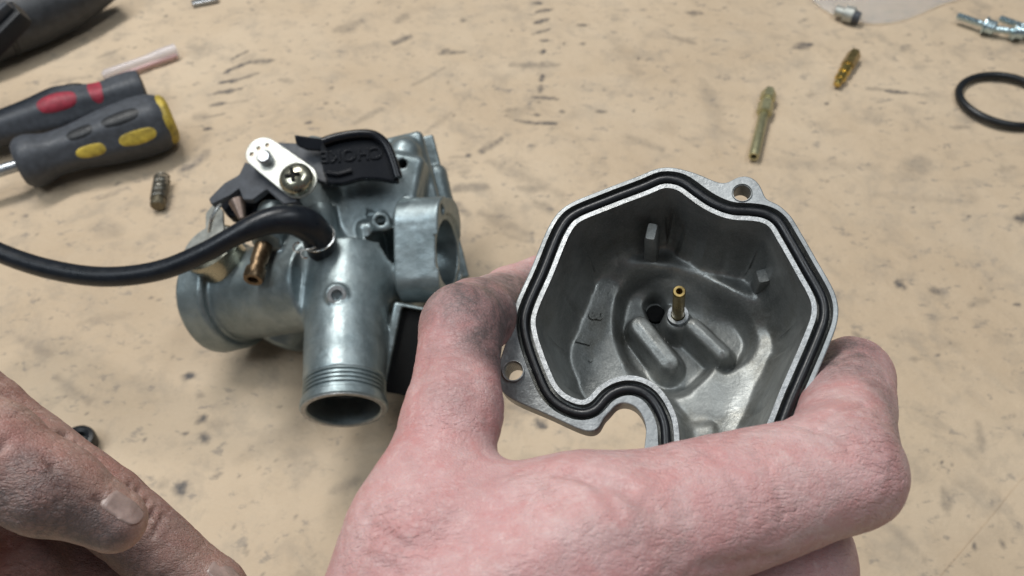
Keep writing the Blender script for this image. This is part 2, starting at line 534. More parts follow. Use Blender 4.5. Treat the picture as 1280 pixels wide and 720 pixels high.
def skin(name, pink, pale, wr=1.0):
    t = NT(name)
    g = t.attr('grime'); red = t.attr('red')
    big = t.noise(.42, 4, .55, .5); mid = t.noise(2.0, 5, .65, .6); fin = t.noise(9, 4, .7)
    c = t.mix(t.ramp(big, [(.36, 0.), (.66, 1.)]), pink, pale)
    c = t.mix(t.math('MULTIPLY', t.ramp(mid, [(.42, 0.), (.64, 1.)]), .42), c, tuple(x * y for x, y in zip(pink, (1.02, .70, .68))))
    c = t.mix(t.math('MULTIPLY', t.ramp(fin, [(.52, 0.), (.70, 1.)]), .30), c, (.70, .55, .52))
    c = t.mix(t.math('MULTIPLY', red, .26), c, (.50, .18, .19))
    moles = t.ramp(t.vor(.55), [(0.03, 1.), (.05, 0.)]); c = t.mix(t.math('MULTIPLY', moles, .45), c, (.30, .10, .08))
    # dirt: sits in the creases first
    cells = t.vor(4.2, 'DISTANCE_TO_EDGE', t.mixco if False else None)
    wv = t.n('ShaderNodeTexNoise'); wv.inputs['Scale'].default_value = 1.3; t.link(t.co, wv.inputs[0])
    add = t.n('ShaderNodeVectorMath', _operation='MULTIPLY_ADD'); t.link(wv.outputs['Color'], add.inputs[0]); add.inputs[1].default_value = (.5, .5, .5); t.link(t.co, add.inputs[2])
    st = t.n('ShaderNodeMapping'); st.inputs['Scale'].default_value = (1.0, 1.9, 1.0); st.inputs['Rotation'].default_value = (0, .3, .5); t.link(add.outputs[0], st.inputs[0])
    c1 = t.vor(8.5, 'DISTANCE_TO_EDGE', st.outputs[0]); c2 = t.vor(19, 'DISTANCE_TO_EDGE', add.outputs[0])
    crease = t.ramp(c1, [(0., 0.), (.16, 1.)]); crease2 = t.ramp(c2, [(0., 0.), (.2, 1.)])
    inv = t.math('SUBTRACT', 1.0, crease)
    gn = t.ramp(t.noise(1.6, 6, .7, .5), [(.25, .25), (.58, 1.)])
    gf = t.math('MULTIPLY', g, t.math('ADD', t.math('MULTIPLY', gn, .95), t.math('MULTIPLY', inv, .22)), True)
    c = t.mix(t.math('MULTIPLY', gf, .9), c, (.085, .070, .068))
    nb = t.bump(crease, .005 * wr, t.ramp(t.noise(.8, 3), [(.35, .1), (.65, .6)])); nb = t.bump(crease2, .006 * wr, .5, nb)
    def ridged(sc_, stretch, rot, w_):
        x = t.noise(sc_, 2, .5, .4, t.mapping(stretch, rot)); x = t.math('ABSOLUTE', t.math('SUBTRACT', x, .5)); return t.ramp(x, [(0., 0.), (w_, 1.)])
    msk = t.ramp(t.noise(.7, 3), [(.38, .12), (.7, .9)])
    r1 = ridged(2.6, (1., 2.8, 1.), (0, .3, .9), .06); r2 = ridged(2.9, (1., 2.8, 1.), (.2, -.2, -.45), .06); r3 = ridged(6, (1., 2., 1.), (.2, .5, .2), .08)
    nb = t.bump(r1, .0095 * wr, msk, nb); nb = t.bump(r2, .0085 * wr, msk, nb); nb = t.bump(r3, .004 * wr, .5, nb)
    sv = t.math('MULTIPLY', t.math('MINIMUM', r1, r2), 1.0); c = t.mix(t.math('MULTIPLY', t.math('MULTIPLY', t.math('SUBTRACT', 1.0, sv), msk), .045), c, (.30, .12, .10)); nb = t.bump(t.noise(20, 3), .003, .8, nb)
    m = t.set(col=c, rough=t.ramp(t.noise(5, 3), [(.3, .38), (.7, .56)]), sss=.12, normal=nb, spec=.42)
    t.b.inputs['Subsurface Radius'].default_value = (1, .35, .2); t.b.inputs['Subsurface Scale'].default_value = .0035
    return m


M['skin'] = skin('pink_skin', (.460, .255, .248), (.545, .368, .352))
M['skin2'] = skin('tanned_skin', (.32, .185, .155), (.42, .285, .235), 1.3)
M['nail'] = simple('finger_nail', (.33, .235, .205), .33, 0, .004, .32, 3, sss=.05)

# ================================================================== SETTING
def stroke_field(X, Y, strokes):
    S = np.zeros_like(X)
    for (x1, y1, x2, y2, wpx, s) in strokes:
        a = T(x1, y1)[:2]; b = T(x2, y2)[:2]
        dd = np.linalg.norm(T((x1 + x2) / 2, (y1 + y2) / 2) - CAMP)
        r = wpx * dd / F * .74
        lo = np.minimum(a, b) - 3 * r - .2; hi = np.maximum(a, b) + 3 * r + .2
        m = (X > lo[0]) & (X < hi[0]) & (Y > lo[1]) & (Y < hi[1])
        if not m.any(): continue
        p = np.stack([X[m], Y[m]], 1)
        wob = vnoise(np.stack([p[:, 0] * 1.1 / max(r, .2), p[:, 1] * 1.1 / max(r, .2), 0 * p[:, 0]], 1), 3) * .4
        ab = b - a; tt = np.clip(((p - a) @ ab) / max(ab @ ab, 1e-9), 0, 1)
        d = np.linalg.norm(p - a - tt[:, None] * ab, axis=1) / r + wob
        taper = 1 + .6 * (np.abs(tt - .5) * 2) ** 2
        v = min(1, s * 1.15) * np.clip((1.45 - d * taper) * .9, 0, 1)
        S[m] = np.maximum(S[m], v)
    return S


z1 = lambda x, y: (x / 2.667, y / 2.667)
z2 = lambda x, y: (400 + x / 2.56, y / 2.56)
STR = []
for a, b, wpx, s in [((770, 195), (825, 168), 3.5, .8), ((750, 238), (830, 205), 5, .85), ((830, 205), (905, 200), 7, .6), ((735, 271), (800, 262), 4.5, .95), ((800, 262), (865, 240), 4, .6), ((715, 308), (800, 292), 5, .75), ((700, 347), (750, 336), 5, .8), ((750, 340), (830, 330), 3, .3), ((672, 388), (745, 375), 2.5, .45), ((680, 427), (700, 425), 4, .9), ((610, 560), (640, 550), 9, .7), ((660, 540), (690, 500), 10, .4), ((930, 262), (970, 270), 7, .35), ((1018, 408), (1036, 406), 4, .85), ((1080, 340), (1092, 342), 4, .6), ((1120, 340), (1128, 338), 3, .6), ((1120, 100), (1200, 70), 10, .35), ((170, 270), (300, 250), 5, .25), ((320, 190), (400, 160), 5, .3), ((330, 660), (420, 620), 6, .35), ((1180, 410), (1260, 360), 6, .3)]:
    STR.append((*z1(*a), *z1(*b), wpx, s))
for a, b, wpx, s in [((685, 5), (705, 8), 5, .9), ((692, 37), (742, 27), 5, .8), ((692, 70), (728, 60), 5, .9), ((680, 105), (735, 90), 4, .7), ((705, 127), (728, 127), 5, .8), ((712, 158), (714, 164), 6.5, .95), ((710, 200), (714, 203), 6, .95), ((712, 238), (710, 256), 5, .9), ((707, 270), (706, 290), 4.5, .75), ((680, 305), (760, 312), 4.5, .7), ((700, 320), (698, 322), 4, .6), ((625, 380), (690, 390), 4, .7), ((690, 390), (755, 390), 6, .75), ((690, 362), (700, 364), 4.5, .8), ((770, 353), (780, 355), 5, .7), ((590, 352), (635, 342), 6, .45), ((520, 480), (580, 440), 9, .6), ((415, 500), (470, 497), 3, .4), ((475, 493), (478, 495), 6, 1.), ((240, 135), (290, 115), 8, .65), ((250, 70), (280, 45), 9, .35), ((380, 170), (465, 165), 5, .65), ((395, 163), (410, 158), 5, .6), ((458, 65), (462, 67), 8, .6), ((60, 95), (110, 90), 9, .4), ((610, 205), (760, 205), 8, .40), ((830, 78), (845, 80), 6, .8), ((838, 135), (845, 135), 5, .6), ((1180, 35), (1220, 40), 7, .6), ((1140, 118), (1200, 135), 8, .35), ((880, 350), (915, 350), 5, .65), ((670, 465), (685, 465), 5, .35), ((450, 545), (470, 545), 10, .35), ((430, 600), (530, 590), 12, .45), ((640, 600), (720, 600), 10, .35), ((690, 640), (740, 670), 10, .35), ((420, 640), (470, 680), 10, .35), ((15, 325), (22, 327), 4, .6), ((52, 325), (56, 325), 4, .6), ((110, 390), (200, 345), 7, .3), ((300, 268), (400, 215), 5, .3), ((980, 430), (1100, 470), 9, .25), ((1130, 255), (1136, 257), 7, .35), ((340, 420), (420, 360), 6, .25)]:
    STR.append((*z2(*a), *z2(*b), wpx, s))
STR += [(995, 58, 1012, 54, 8, .8), (1085, 108, 1110, 110, 5, .4), (1108, 111, 1132, 114, 5, .8), (1132, 114, 1160, 118, 4, .3), (1010, 118, 1016, 116, 6, .35), (1130, 60, 1137, 55, 7, .3),
        (1122, 350, 1130, 355, 9, 1.), (1166, 359, 1174, 361, 10, .6), (1215, 378, 1235, 372, 7, .3), (1070, 415, 1075, 420, 8, .45), (1140, 447, 1152, 445, 5, .35), (1188, 425, 1190, 427, 4, .7), (1238, 347, 1242, 345, 4, .45),
        (1275, 272, 1282, 274, 12, .8), (1272, 377, 1278, 377, 4, .9), (1190, 577, 1192, 578, 3, 1.), (1178, 575, 1180, 575, 3, .8), (1183, 610, 1186, 640, 8, .35), (1225, 525, 1230, 560, 6, .3),
        (1095, 640, 1160, 700, 8, .2), (1205, 130, 1215, 150, 9, .2), (1190, 158, 1212, 158, 5, .4), (1095, 240, 1200, 250, 9, .15),
        (248, 523, 254, 518, 8, 1.), (228, 468, 238, 468, 8, .9), (220, 606, 228, 612, 10, 1.2), (250, 540, 254, 546, 9, .8), (226, 540, 234, 538, 3, .7), (256, 553, 258, 553, 4, .95), (245, 490, 252, 492, 6, .35), (222, 602, 230, 604, 8, 1.2),
        (298, 593, 298, 594, 2.5, 1.), (290, 655, 291, 655, 2.5, .9), (262, 595, 275, 588, 3, .4), (305, 680, 307, 690, 3, .6), (325, 714, 326, 716, 3, .9), (347, 505, 348, 506, 3, .9), (355, 590, 357, 590, 2.5, .7),
        (380, 575, 400, 582, 4, .25), (540, 200, 560, 210, 5, .4), (600, 265, 660, 290, 14, .3), (610, 200, 700, 240, 12, .22), (630, 290, 660, 300, 7, .25), (672, 525, 680, 532, 9, .75), (640, 505, 665, 515, 9, .3), (695, 498, 706, 492, 6, .4),
        (20, 420, 60, 440, 8, .22), (100, 400, 160, 390, 10, .18), (70, 470, 110, 500, 10, .3), (300, 570, 380, 520, 20, .14), (1010, 20, 1000, 26, 4, .3), (760, 40, 800, 90, 14, .15), (880, 100, 900, 160, 14, .16), (960, 200, 1100, 205, 14, .12)]
for _ in range(230):                         # tiny specks of grit
    x = RNG.uniform(0, 1280); y = RNG.uniform(0, 720) ** 1.0
    STR.append((x, y, x + RNG.uniform(-3, 3), y + RNG.uniform(-2, 2), RNG.uniform(1.2, 3.2), RNG.uniform(.3, .95)))
for _ in range(70):                          # faint smears
    x = RNG.uniform(0, 1280); y = RNG.uniform(0, 720); L = RNG.uniform(8, 45)
    STR.append((x, y, x + L * .6, y - L * RNG.uniform(-.2, .6), RNG.uniform(8, 20), RNG.uniform(.08, .26)))
xs = np.concatenate([np.linspace(-150, -36, 24)[:-1], np.arange(-36, 36, .11), np.linspace(36, 150, 24)])
ys = np.concatenate([np.linspace(-60, 8, 16)[:-1], np.arange(8, 50, .11), np.linspace(50, 170, 24)])
X, Y = np.meshgrid(xs, ys, indexing='ij')
PN = lambda s, k, a: a * vnoise(np.stack([X * s, Y * s * .8 + X * s * .4, X * 0], -1), k)
def crumple(X, Y):
    p = lambda s, k: vnoise(np.stack([X * s + Y * s * .5, Y * s, X * 0], -1), k)
    rid = lambda s, k: 1 - np.abs(p(s, k)) * 1.0
    return .10 * p(.07, 1) + .045 * (rid(.22, 2) ** 4) + .028 * rid(.55, 5) ** 5 + .022 * p(.5, 4) + .014 * p(1.2, 8)
Z = crumple(X, Y); Z -= .14
V = np.stack([X, Y, np.minimum(Z, -.01)], -1).reshape(-1, 3)
paper = tag(mesh('paper_covering', V, grid_faces(len(xs), len(ys)), M['paper']), kind='structure')
add_attr(paper, 'stain', stroke_field(X, Y, STR).ravel())
# second sheet of paper whose edge crosses the lower right corner
e0 = T(1290, 585)[:2]; e1 = T(1165, 735)[:2]; ed = unit(e1 - e0); en = np.array([-ed[1], ed[0]])
if en[0] < 0: en = -en
a_ = np.linspace(-26, 26, 260); b_ = np.concatenate([[0, .05], np.arange(.15, 14, .2)])
A_, B_ = np.meshgrid(a_, b_, indexing='ij')
px_ = e0[0] + ed[0] * A_ + en[0] * (B_ + .05 * vnoise(np.stack([A_ * .8, A_ * 0, A_ * 0], -1), 2)); py_ = e0[1] + ed[1] * A_ + en[1] * B_
z_ = np.minimum(crumple(px_, py_) - .14, -.01) + .10 + .03 * vnoise(np.stack([A_ * .2, B_ * .3, A_ * 0], -1), 6)
Vt = np.stack([px_, py_, z_], -1).reshape(-1, 3)
ff = grid_faces(len(a_), len(b_))
nrm_up = np.cross(Vt[ff[0][1]] - Vt[ff[0][0]], Vt[ff[0][2]] - Vt[ff[0][0]])[2] > 0
if not nrm_up: ff = [q[::-1] for q in ff]
sheet = tag(mesh('paper_sheet', Vt, ff, M['paper']), kind='structure')
add_attr(sheet, 'stain', stroke_field(px_, py_, STR).ravel())
mb = MB(); s = [(-150, -60), (150, -60), (150, 170), (-150, 170)]
mb.add([(x, y, z) for z in (-.6, -4) for x, y in s], [(0, 1, 2, 3), (7, 6, 5, 4), (0, 4, 5, 1), (1, 5, 6, 2), (2, 6, 7, 3), (3, 7, 4, 0)])
tag(mb.build('workbench', M['bench'], smooth=False), kind='structure')

# ================================================================== FLOAT BOWL IN THE HAND
nB = unit(Wd([-.16, .36, .92])); O = P(840, 385, 15.5)
uB = unit(RIGHT - np.dot(RIGHT, nB) * nB); vB = np.cross(nB, uB)
def L2(px, py, wv=0.0):
    q = unproj(px, py, O + nB * wv, nB) - O
    return np.array([q @ uB, q @ vB])
def B3(uv, wv):
    uv = np.asarray(uv); wv = np.broadcast_to(np.asarray(wv, float), (len(uv),))
    return O + uv[:, :1] * uB + uv[:, 1:2] * vB + wv[:, None] * nB
zb = lambda L: np.array([L2(620 + x / 1.895, 190 + y / 1.895) for x, y in L])
gl = [(395, 60), (352, 77), (260, 112), (175, 150), (152, 180), (110, 280), (66, 388), (68, 432), (100, 527), (122, 572), (155, 602), (205, 618), (237, 607), (262, 578), (290, 562), (322, 558), (358, 572), (384, 604), (400, 645), (404, 700), (416, 742), (450, 760), (540, 756), (620, 720), (660, 680), (702, 580), (766, 430), (779, 390), (777, 350), (735, 270), (695, 200), (668, 158), (640, 142), (600, 136), (560, 134), (512, 115), (478, 92), (440, 66)]
gas = catmull(zb(gl), 8)
if area2(gas) < 0: gas = gas[::-1]
gas = smoothc(resample(gas, .05), 3)
out = [(390, 38), (345, 53), (260, 88), (168, 126), (148, 150), (105, 245), (46, 382), (30, 430), (6, 505), (2, 540), (14, 568), (34, 584), (120, 622), (212, 662), (232, 663), (247, 650), (256, 622), (272, 603), (300, 594), (325, 600), (343, 618), (356, 652), (352, 695), (352, 760), (380, 800), (450, 815), (550, 806), (660, 760), (690, 700), (718, 600), (748, 520), (798, 400), (801, 375), (796, 345), (750, 262), (704, 180), (684, 136), (662, 120), (640, 112), (632, 92), (618, 68), (595, 56), (568, 60), (548, 73), (528, 72), (480, 52), (438, 40)]
outc = catmull(zb(out), 8)
if area2(outc) < 0: outc = outc[::-1]
outc = smoothc(resample(outc, .05), 2)
for _ in range(3):                           # keep a lip outside the groove
    d = dist_poly(outc, gas); near = d < .225
    outc[near] += (normals2(outc) * (.225 - d)[:, None])[near]
    outc = smoothc(outc, 1)
GW = .138
g_out = offset(gas, GW, .045); g_in = offset(gas, -GW, .045); opn = offset(gas, -.225, .04)
h1 = L2(620 + 42 / 1.895, 190 + 520 / 1.895); h2 = L2(620 + 583 / 1.895, 190 + 97 / 1.895)
H1 = circle2(h1, .165, 32); H2 = circle2(h2, .165, 32)
LO = lambda x, y: L2(x, y, -2.2)
def capd(p, a, b, r):
    ab = b - a; t_ = np.clip(((p - a) @ ab) / (ab @ ab), 0, 1); return np.linalg.norm(p - a - t_[:, None] * ab, axis=1) - r
def bumpf(d, k): return 1 / (1 + np.exp(np.clip(d / k, -30, 30)))
pit = catmull(np.array([LO(*q) for q in [(780, 365), (805, 348), (838, 345), (880, 358), (915, 385), (938, 420), (930, 446), (908, 462), (893, 455), (880, 468), (855, 487), (822, 487), (792, 462), (773, 420)]]), 6)
if area2(pit) < 0: pit = pit[::-1]
def floor_w(p):
    d = np.where(inside(p, pit), -1, 1) * dist_poly(p, pit)
    f = -2.12 - .48 * bumpf(d, .036)
    f += .34 * np.exp(-(capd(p, LO(735, 322), LO(965, 392), 0) / .24) ** 2)
    up = (p - LO(735, 322)) @ np.array([-(LO(965, 392) - LO(735, 322))[1], (LO(965, 392) - LO(735, 322))[0]]) / np.linalg.norm(LO(965, 392) - LO(735, 322))
    f += .16 * bumpf(-(up - .05), .06)
    f += 0
    f += .06 * bumpf(capd(p, LO(925, 545), LO(985, 395), .20), .06)
    lob = lambda a, b, r, hgt, k=.035: (f_[0] + 0)
    for a, b, r, top in (((800, 410), (836, 456), .19, -1.98), ((866, 412), (902, 446), .15, -1.90), ((846, 402), (846, 404), .23, -1.96), ((834, 388), (850, 402), .10, -2.03)):
        dd = capd(p, LO(*a), LO(*b), r)
        dome = top + .07 * np.clip(-dd / r, 0, 1) - np.clip(dd, 0, 9) * 4.5
        f = smax(f, dome, .16)
    dd = capd(p, LO(818, 374), LO(822, 384), .15); f -= 1.5 * bumpf(dd, .025)
    q = p - LO(872, 552); dd = np.maximum(np.abs(q[:, 0]) - .33, np.abs(q[:, 1]) - .3); f = smax(f, -1.95 - np.clip(dd, 0, 9) * 5, .04)
    f += .012 * vnoise(np.c_[p * 3, p[:, 0] * 0], 4) + .02 * vnoise(np.c_[p * .9, p[:, 0] * 0], 9)
    return f
def wall_profile(p, d): return smax(-d * 8.5, floor_w(p), .42)
def field_pts(curve, h, offs):
    pts = []
    for o_ in offs:
        q = curve - normals2(curve) * o_; q = q[dist_poly(q, curve) > o_ * .97]; pts.append(q)
    lo = curve.min(0); hi = curve.max(0)
    gx, gy = np.meshgrid(np.arange(lo[0], hi[0], h), np.arange(lo[1], hi[1], h)); g = np.stack([gx.ravel() + (np.arange(gx.size) // gx.shape[1] % 2) * h / 2, gy.ravel()], 1)
    g = g[inside(g, curve)]; g = g[dist_poly(g, curve) > offs[-1] + h * .6]
    return np.concatenate(pts + [g])
body = MB()
# top faces (material 1 = machined rim)
BV = .022
oin = outc - normals2(outc) * BV
V2, F2 = cdt_fill(oin, [g_out, H1, H2]); body.add(B3(V2, 0), F2, 2)
V2, F2 = cdt_fill(g_in, [opn]); body.add(B3(V2, 0), F2, 1)
n_ = len(outc); TH = .42
body.add(np.concatenate([B3(oin, 0), B3(oin + (outc - oin) * .7, -BV * .3), B3(outc, -BV), B3(outc, -TH)]), [(k * n_ + i, (k + 1) * n_ + i, (k + 1) * n_ + (i + 1) % n_, k * n_ + (i + 1) % n_) for k in range(3) for i in range(n_)], 2)
for hc in (H1, H2):
    k = len(hc); body.add(np.concatenate([B3(hc, 0), B3(hc, -TH)]), [(i, (i + 1) % k, k + (i + 1) % k, k + i) for i in range(k)])
for cv, fl in ((g_out, 1), (g_in, 0)):
    k = len(cv); q = [(i, (i + 1) % k, k + (i + 1) % k, k + i) for i in range(k)]
    body.add(np.concatenate([B3(cv, 0), B3(cv, -.24)]), q if fl else [x[::-1] for x in q])
V2, F2 = cdt_fill(g_out, [g_in]); body.add(B3(V2, -.24), F2)
offs = [.012, .03, .055, .085, .12, .16, .20, .24, .28, .33]
pts = field_pts(opn, .028, offs); V2, F2 = cdt_fill(opn, [], pts)
dd = dist_poly(V2, opn); wz = wall_profile(V2, dd)
e_ = np.concatenate([F2[:, [0, 1]], F2[:, [1, 2]], F2[:, [2, 0]]]); e_ = np.concatenate([e_, e_[:, ::-1]]); cn = np.bincount(e_[:, 0], minlength=len(V2))
for _ in range(22):
    av = np.bincount(e_[:, 0], wz[e_[:, 1]], minlength=len(V2)) / np.maximum(cn, 1); k_ = np.clip((dd - .10) / .12, 0, 1) * np.clip((.85 - dd) / .2, .03, .6); wz = wz * (1 - k_) + av * k_
body.add(B3(V2, wz), F2)
shell = offset(opn, .16, .06)
V2, F2 = cdt_fill(outc, [shell, H1, H2]); body.add(B3(V2, -TH), F2[:, ::-1])
pts = field_pts(shell, .12, [.03, .08, .14, .2, .27, .36]); V2, F2 = cdt_fill(shell, [], pts)
dd = dist_poly(V2, shell); body.add(B3(V2, smax(-TH - dd * 8, np.full(len(dd), -2.95), .3)), F2[:, ::-1])
bowl = thing('float_bowl', B3(np.array([[0, 0.]]), -2.95)[0], 'grey cast metal carburetor float bowl with black rim gasket, held in the pink hand', 'float bowl')
ob = body.build('bowl_body', [M['bowl'], M['rim'], M['flange']], bowl, autosharp=42)
gr = MB(); V, Fc = tube(B3(gas, -.09), .086, 12, True); gr.add(V, Fc); gr.build('rim_gasket', M['rubber'], bowl)
# sleeve in the ear hole
def ring(name, c2, w0, w1, ro, ri, mat, parent):
    a = B3(np.array([c2]), w0)[0]; b = B3(np.array([c2]), w1)[0]
    V, Fc = lathe(a, b, [(0, ri), (0, ro), (.85, ro), (1, ro - .015), (1, ri + .015), (.85, ri), (0, ri)], 32, (False, False))
    return MB().add(V, Fc).build(name, mat, parent)
ring('dowel_sleeve', h1, -.5, .07, .215, .165, M['rim'], bowl)
ring('screw_hole_rim', h2, -.3, .025, .20, .166, M['bowl'], bowl)
# overflow tube
hr = B3(np.array([LO(819, 380)]), -2.80)[0]; V, Fc = lathe(hr - nB * .1, hr, [(0, .19), (1, .19), (1, .001)], 24, (True, False)); MB().add(V, Fc).build('recess_shade_disc', M['hole'], bowl)  # black disc added in the floor hole to paint its shade
pb = LO(847, 401); base = B3(np.array([pb]), -2.1)[0]
ring('tube_collar', pb, -2.1, -1.80, .225, .13, M['grey_steel'], bowl)
V, Fc = lathe(base, base + nB * 1.62, [(0, .135), (.80, .118), (.93, .112), (.94, .125), (.985, .125), (1, .11), (1, .065), (.98, .058), (.8, .058), (.8, .001)], 12, (True, False))
MB().add(V, Fc).build('overflow_tube', M['brass_old'], bowl)
# two casting ribs on the wall
def rib(px, py, wt, hu, hv, rot, name='casting_rib', wb=-2.3):
    c = L2(px, py, -2.0); cr, sr = math.cos(rot), math.sin(rot)
    R2 = np.array([[cr, sr], [-sr, cr]])
    def rect(a, b, r=.05):
        k = []
        for sx, sy, a0 in ((1, 1, 0), (-1, 1, 90), (-1, -1, 180), (1, -1, 270)):
            for th in (0, 30, 60, 90):
                an = math.radians(a0 + th); k.append((sx * (a - r) + r * math.cos(an), sy * (b - r) + r * math.sin(an)))
        return np.array(k) @ R2 + c
    rs = [(rect(hu * .8, hv * .85, .04), wt), (rect(hu, hv), wt - .06), (rect(hu * 1.25, hv * 1.15), wb)]
    m = MB(); k = 16
    V = np.concatenate([B3(r_, w_) for r_, w_ in rs])
    m.add(V, [(j * k + i, (j + 1) * k + i, (j + 1) * k + (i + 1) % k, j * k + (i + 1) % k) for j in range(2) for i in range(k)] + [tuple(range(k))])
    return m.build(name, M['bowl'], bowl)
rib(815, 319, -.80, .11, .20, -.25)
rib(948, 364, -1.15, .13, .15, .15)
# cast figures
def text_mesh(name, s, size, origin, ux, uy, depth, mat, parent):
    cu = bpy.data.curves.new('t', 'FONT'); cu.body = s; cu.size = size; cu.extrude = depth / 2; cu.align_x = 'CENTER'; cu.align_y = 'CENTER'; cu.offset = 0.0; cu.bevel_depth = depth * .2
    o = bpy.data.objects.new('t', cu); COL.objects.link(o); dg = bpy.context.evaluated_depsgraph_get()
    me = o.evaluated_get(dg).to_mesh(); n = np.cross(ux, uy)
    V = np.array([tuple(v.co) for v in me.vertices]); Fc = [tuple(p.vertices) for p in me.polygons]
    V = origin + V[:, :1] * ux + V[:, 1:2] * uy + V[:, 2:] * n
    o.evaluated_get(dg).to_mesh_clear(); bpy.data.objects.remove(o); bpy.data.curves.remove(cu)
    return mesh(name, V, Fc, mat, parent, False)
for s_, px, py, rot in (('3', 744, 395, -100), ('1', 728, 428, -108), ('.', 738, 445, 0)):
    a = math.radians(rot); ux = math.cos(a) * uB + math.sin(a) * vB; uy = -math.sin(a) * uB + math.cos(a) * vB
    c2_ = L2(px, py, -2.1); zf = wall_profile(np.array([c2_]), dist_poly(np.array([c2_]), opn))[0]
    text_mesh('cast_number', s_, .42, B3(np.array([c2_]), zf + .012)[0], ux, uy, .05, M['bowl'], bowl)

# ================================================================== CARBURETOR ON THE TABLE
carb = thing('carburetor', T(400, 470, 0), 'blue-grey cast carburetor lying on the paper, with black hose, choke lever and open throttle tube', 'carburetor')
sl_a = P(436, 325, 31.6); sl_b = P(430, 513, 28.5); sl_d = unit(sl_b - sl_a); sl_L = np.linalg.norm(sl_b - sl_a)
in_d = unit(Wd([-.86, -.10, -.42])); in_b = P(284, 370, 33.3); in_a = in_b - in_d * 4.6
fl_n = unit(Wd([.968, .03, .25])); fl_c = P(563, 316, 31.4); fl_v = unit(UP * 1.0 + BACK * .0 - ((UP) @ fl_n) * fl_n); fl_w = np.cross(fl_n, fl_v)
rz = math.radians(-11)
AX = [Wd([math.cos(rz), math.sin(rz), 0]), Wd([-math.sin(rz), math.cos(rz), -.12]), Wd([0, .12, 1])]
AX = [unit(a) for a in AX]; AX[1] = unit(AX[1] - AX[0] * (AX[0] @ AX[1])); AX[2] = np.cross(AX[0], AX[1])
def carb_sdf(p):
    # throttle tube
    x = (p - sl_a) @ sl_d
    d = s_cyl(p, sl_a, sl_b - sl_d * .98, 1.52, 1.40, .04)
    # inlet and bell
    i = s_cyl(p, in_a, in_b - in_d * .3, 1.68, 1.78, .1)
    bell = s_cyl(p, in_b - in_d * .75, in_b + in_d * .45, 2.08, 2.2, .16)
    i = smin(i, bell, .12)
    d = smin(d, i, .55)
    # body
    blk = s_box(p, P(448, 262, 32.9), AX, (2.3, 2.25, 1.35), .3)
    d = smin(d, blk, .7)
    d = smin(d, s_caps(p, P(470, 345, 31.8), P(528, 326, 32.2), 1.2, 1.25), .6)
    d = smin(d, s_caps(p, P(490, 290, 32.4), P(530, 300, 32.3), .8, 1.0), .5)
    d = smin(d, s_caps(p, P(345, 318, 31.6), P(400, 320, 31.5), .75, 1.0), .5)
    d = smin(d, s_caps(p, P(400, 280, 31.1), P(408, 330, 31.1), .5, .6), .4)
    # chamber plate
    ax0 = unit(P(550, 330, 33.6) - P(514, 190, 33.6)); ax2 = AX[2]; ax1 = unit(np.cross(ax2, ax0)); ax2b = np.cross(ax0, ax1)
    pl = s_box(p, P(519, 264, 33.8), [ax0, ax1, ax2b], (2.95, 1.05, .75), .22)
    d = smin(d, pl, .22)
    d = smin(d, s_caps(p, P(506, 192, 32.9), P(514, 260, 32.9), .62, .55), .3)
    d = smin(d, s_caps(p, P(546, 218, 34.6), P(556, 262, 34.6), .42, .42), .1)
    # edge step along the plate
    d = smin(d, s_box(p, P(531, 266, 34.8), [ax0, ax1, ax2b], (3.0, 1.12, .22), .08), .05)
    # mounting flange
    fl = s_box(p, fl_c - fl_n * .84 + fl_v * .12, [fl_n, fl_v, fl_w], (2.5, 1.92, 1.35), .95)
    fl = smax(fl, s_box(p, fl_c - fl_n * .84 + fl_v * .12, [fl_n, fl_v, fl_w], (.84, 1.94, 1.4), .06), .05)
    d = smin(d, fl, .15)
    # chamber frame
    fr = s_box(p, P(531, 442, 30.9), AX, (1.36, 1.58, .9), .1)
    d = smin(d, fr, .1)
    # lower dark housing reaching the table
    d = smin(d, s_cyl(p, P(372, 380, 34.2), P(352, 425, 34.4), 1.35, 1.2, .25), .15)
    d = smin(d, s_cyl(p, P(470, 380, 34.0), P(480, 470, 33.6), 1.9, 1.7, .3), .2)
    # bosses
    d = smin(d, s_cyl(p, P(421, 369, 31.), P(421, 369, 29.0), .38, None, .05), .12)
    d = smin(d, s_cyl(p, P(476, 276, 32.), P(476, 276, 31.0), .33, None, .06), .1)
    d = smin(d, s_cyl(p, P(342, 262, 31.3), P(333, 304, 30.3), .56, .52, .05), .15)
    d = smin(d, s_cyl(p, P(402, 262, 31.5), P(403, 300, 30.7), .5, .5, .05), .15)
    # a web and a rib between tube and block
    d = smin(d, s_caps(p, P(455, 285, 31.3), P(512, 288, 31.2), .12, .12), .35)
    d = smin(d, s_caps(p, P(455, 285, 31.3), P(470, 350, 31.0), .12, .12), .35)
    # cuts
    d = smax(d, -s_cyl(p, sl_b - sl_d * 5.5, sl_b + sl_d, 1.20, None, .02), .03)
    d = smax(d, -s_cyl(p, fl_c - fl_n * 3, fl_c + fl_n, 1.22, None, .02), .03)
    d = smax(d, -s_cyl(p, fl_c - fl_n * .10, fl_c + fl_n, 1.44, None, .02), .02)
    d = smax(d, -s_cyl(p, fl_c + fl_v * 1.55 + fl_w * .75 - fl_n * 3, fl_c + fl_v * 1.55 + fl_w * .75 + fl_n, .20, None, .02), .02)
    d = smax(d, -s_cyl(p, in_b - in_d * 1.5, in_b + in_d * 2, 1.2, 1.9, .02), .03)
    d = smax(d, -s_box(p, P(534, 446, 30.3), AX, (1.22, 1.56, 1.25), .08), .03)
    d = smax(d, -s_cyl(p, P(421, 369, 29.16), P(421, 369, 28.5), .19, None, .02), .03)
    d = smax(d, -s_cyl(p, P(476, 276, 31.7), P(476, 276, 30.), .17, None, .02), .03)
    d = smax(d, -s_cyl(p, P(503, 205, 33.6), P(503, 205, 31.), .17, None, .02), .03)
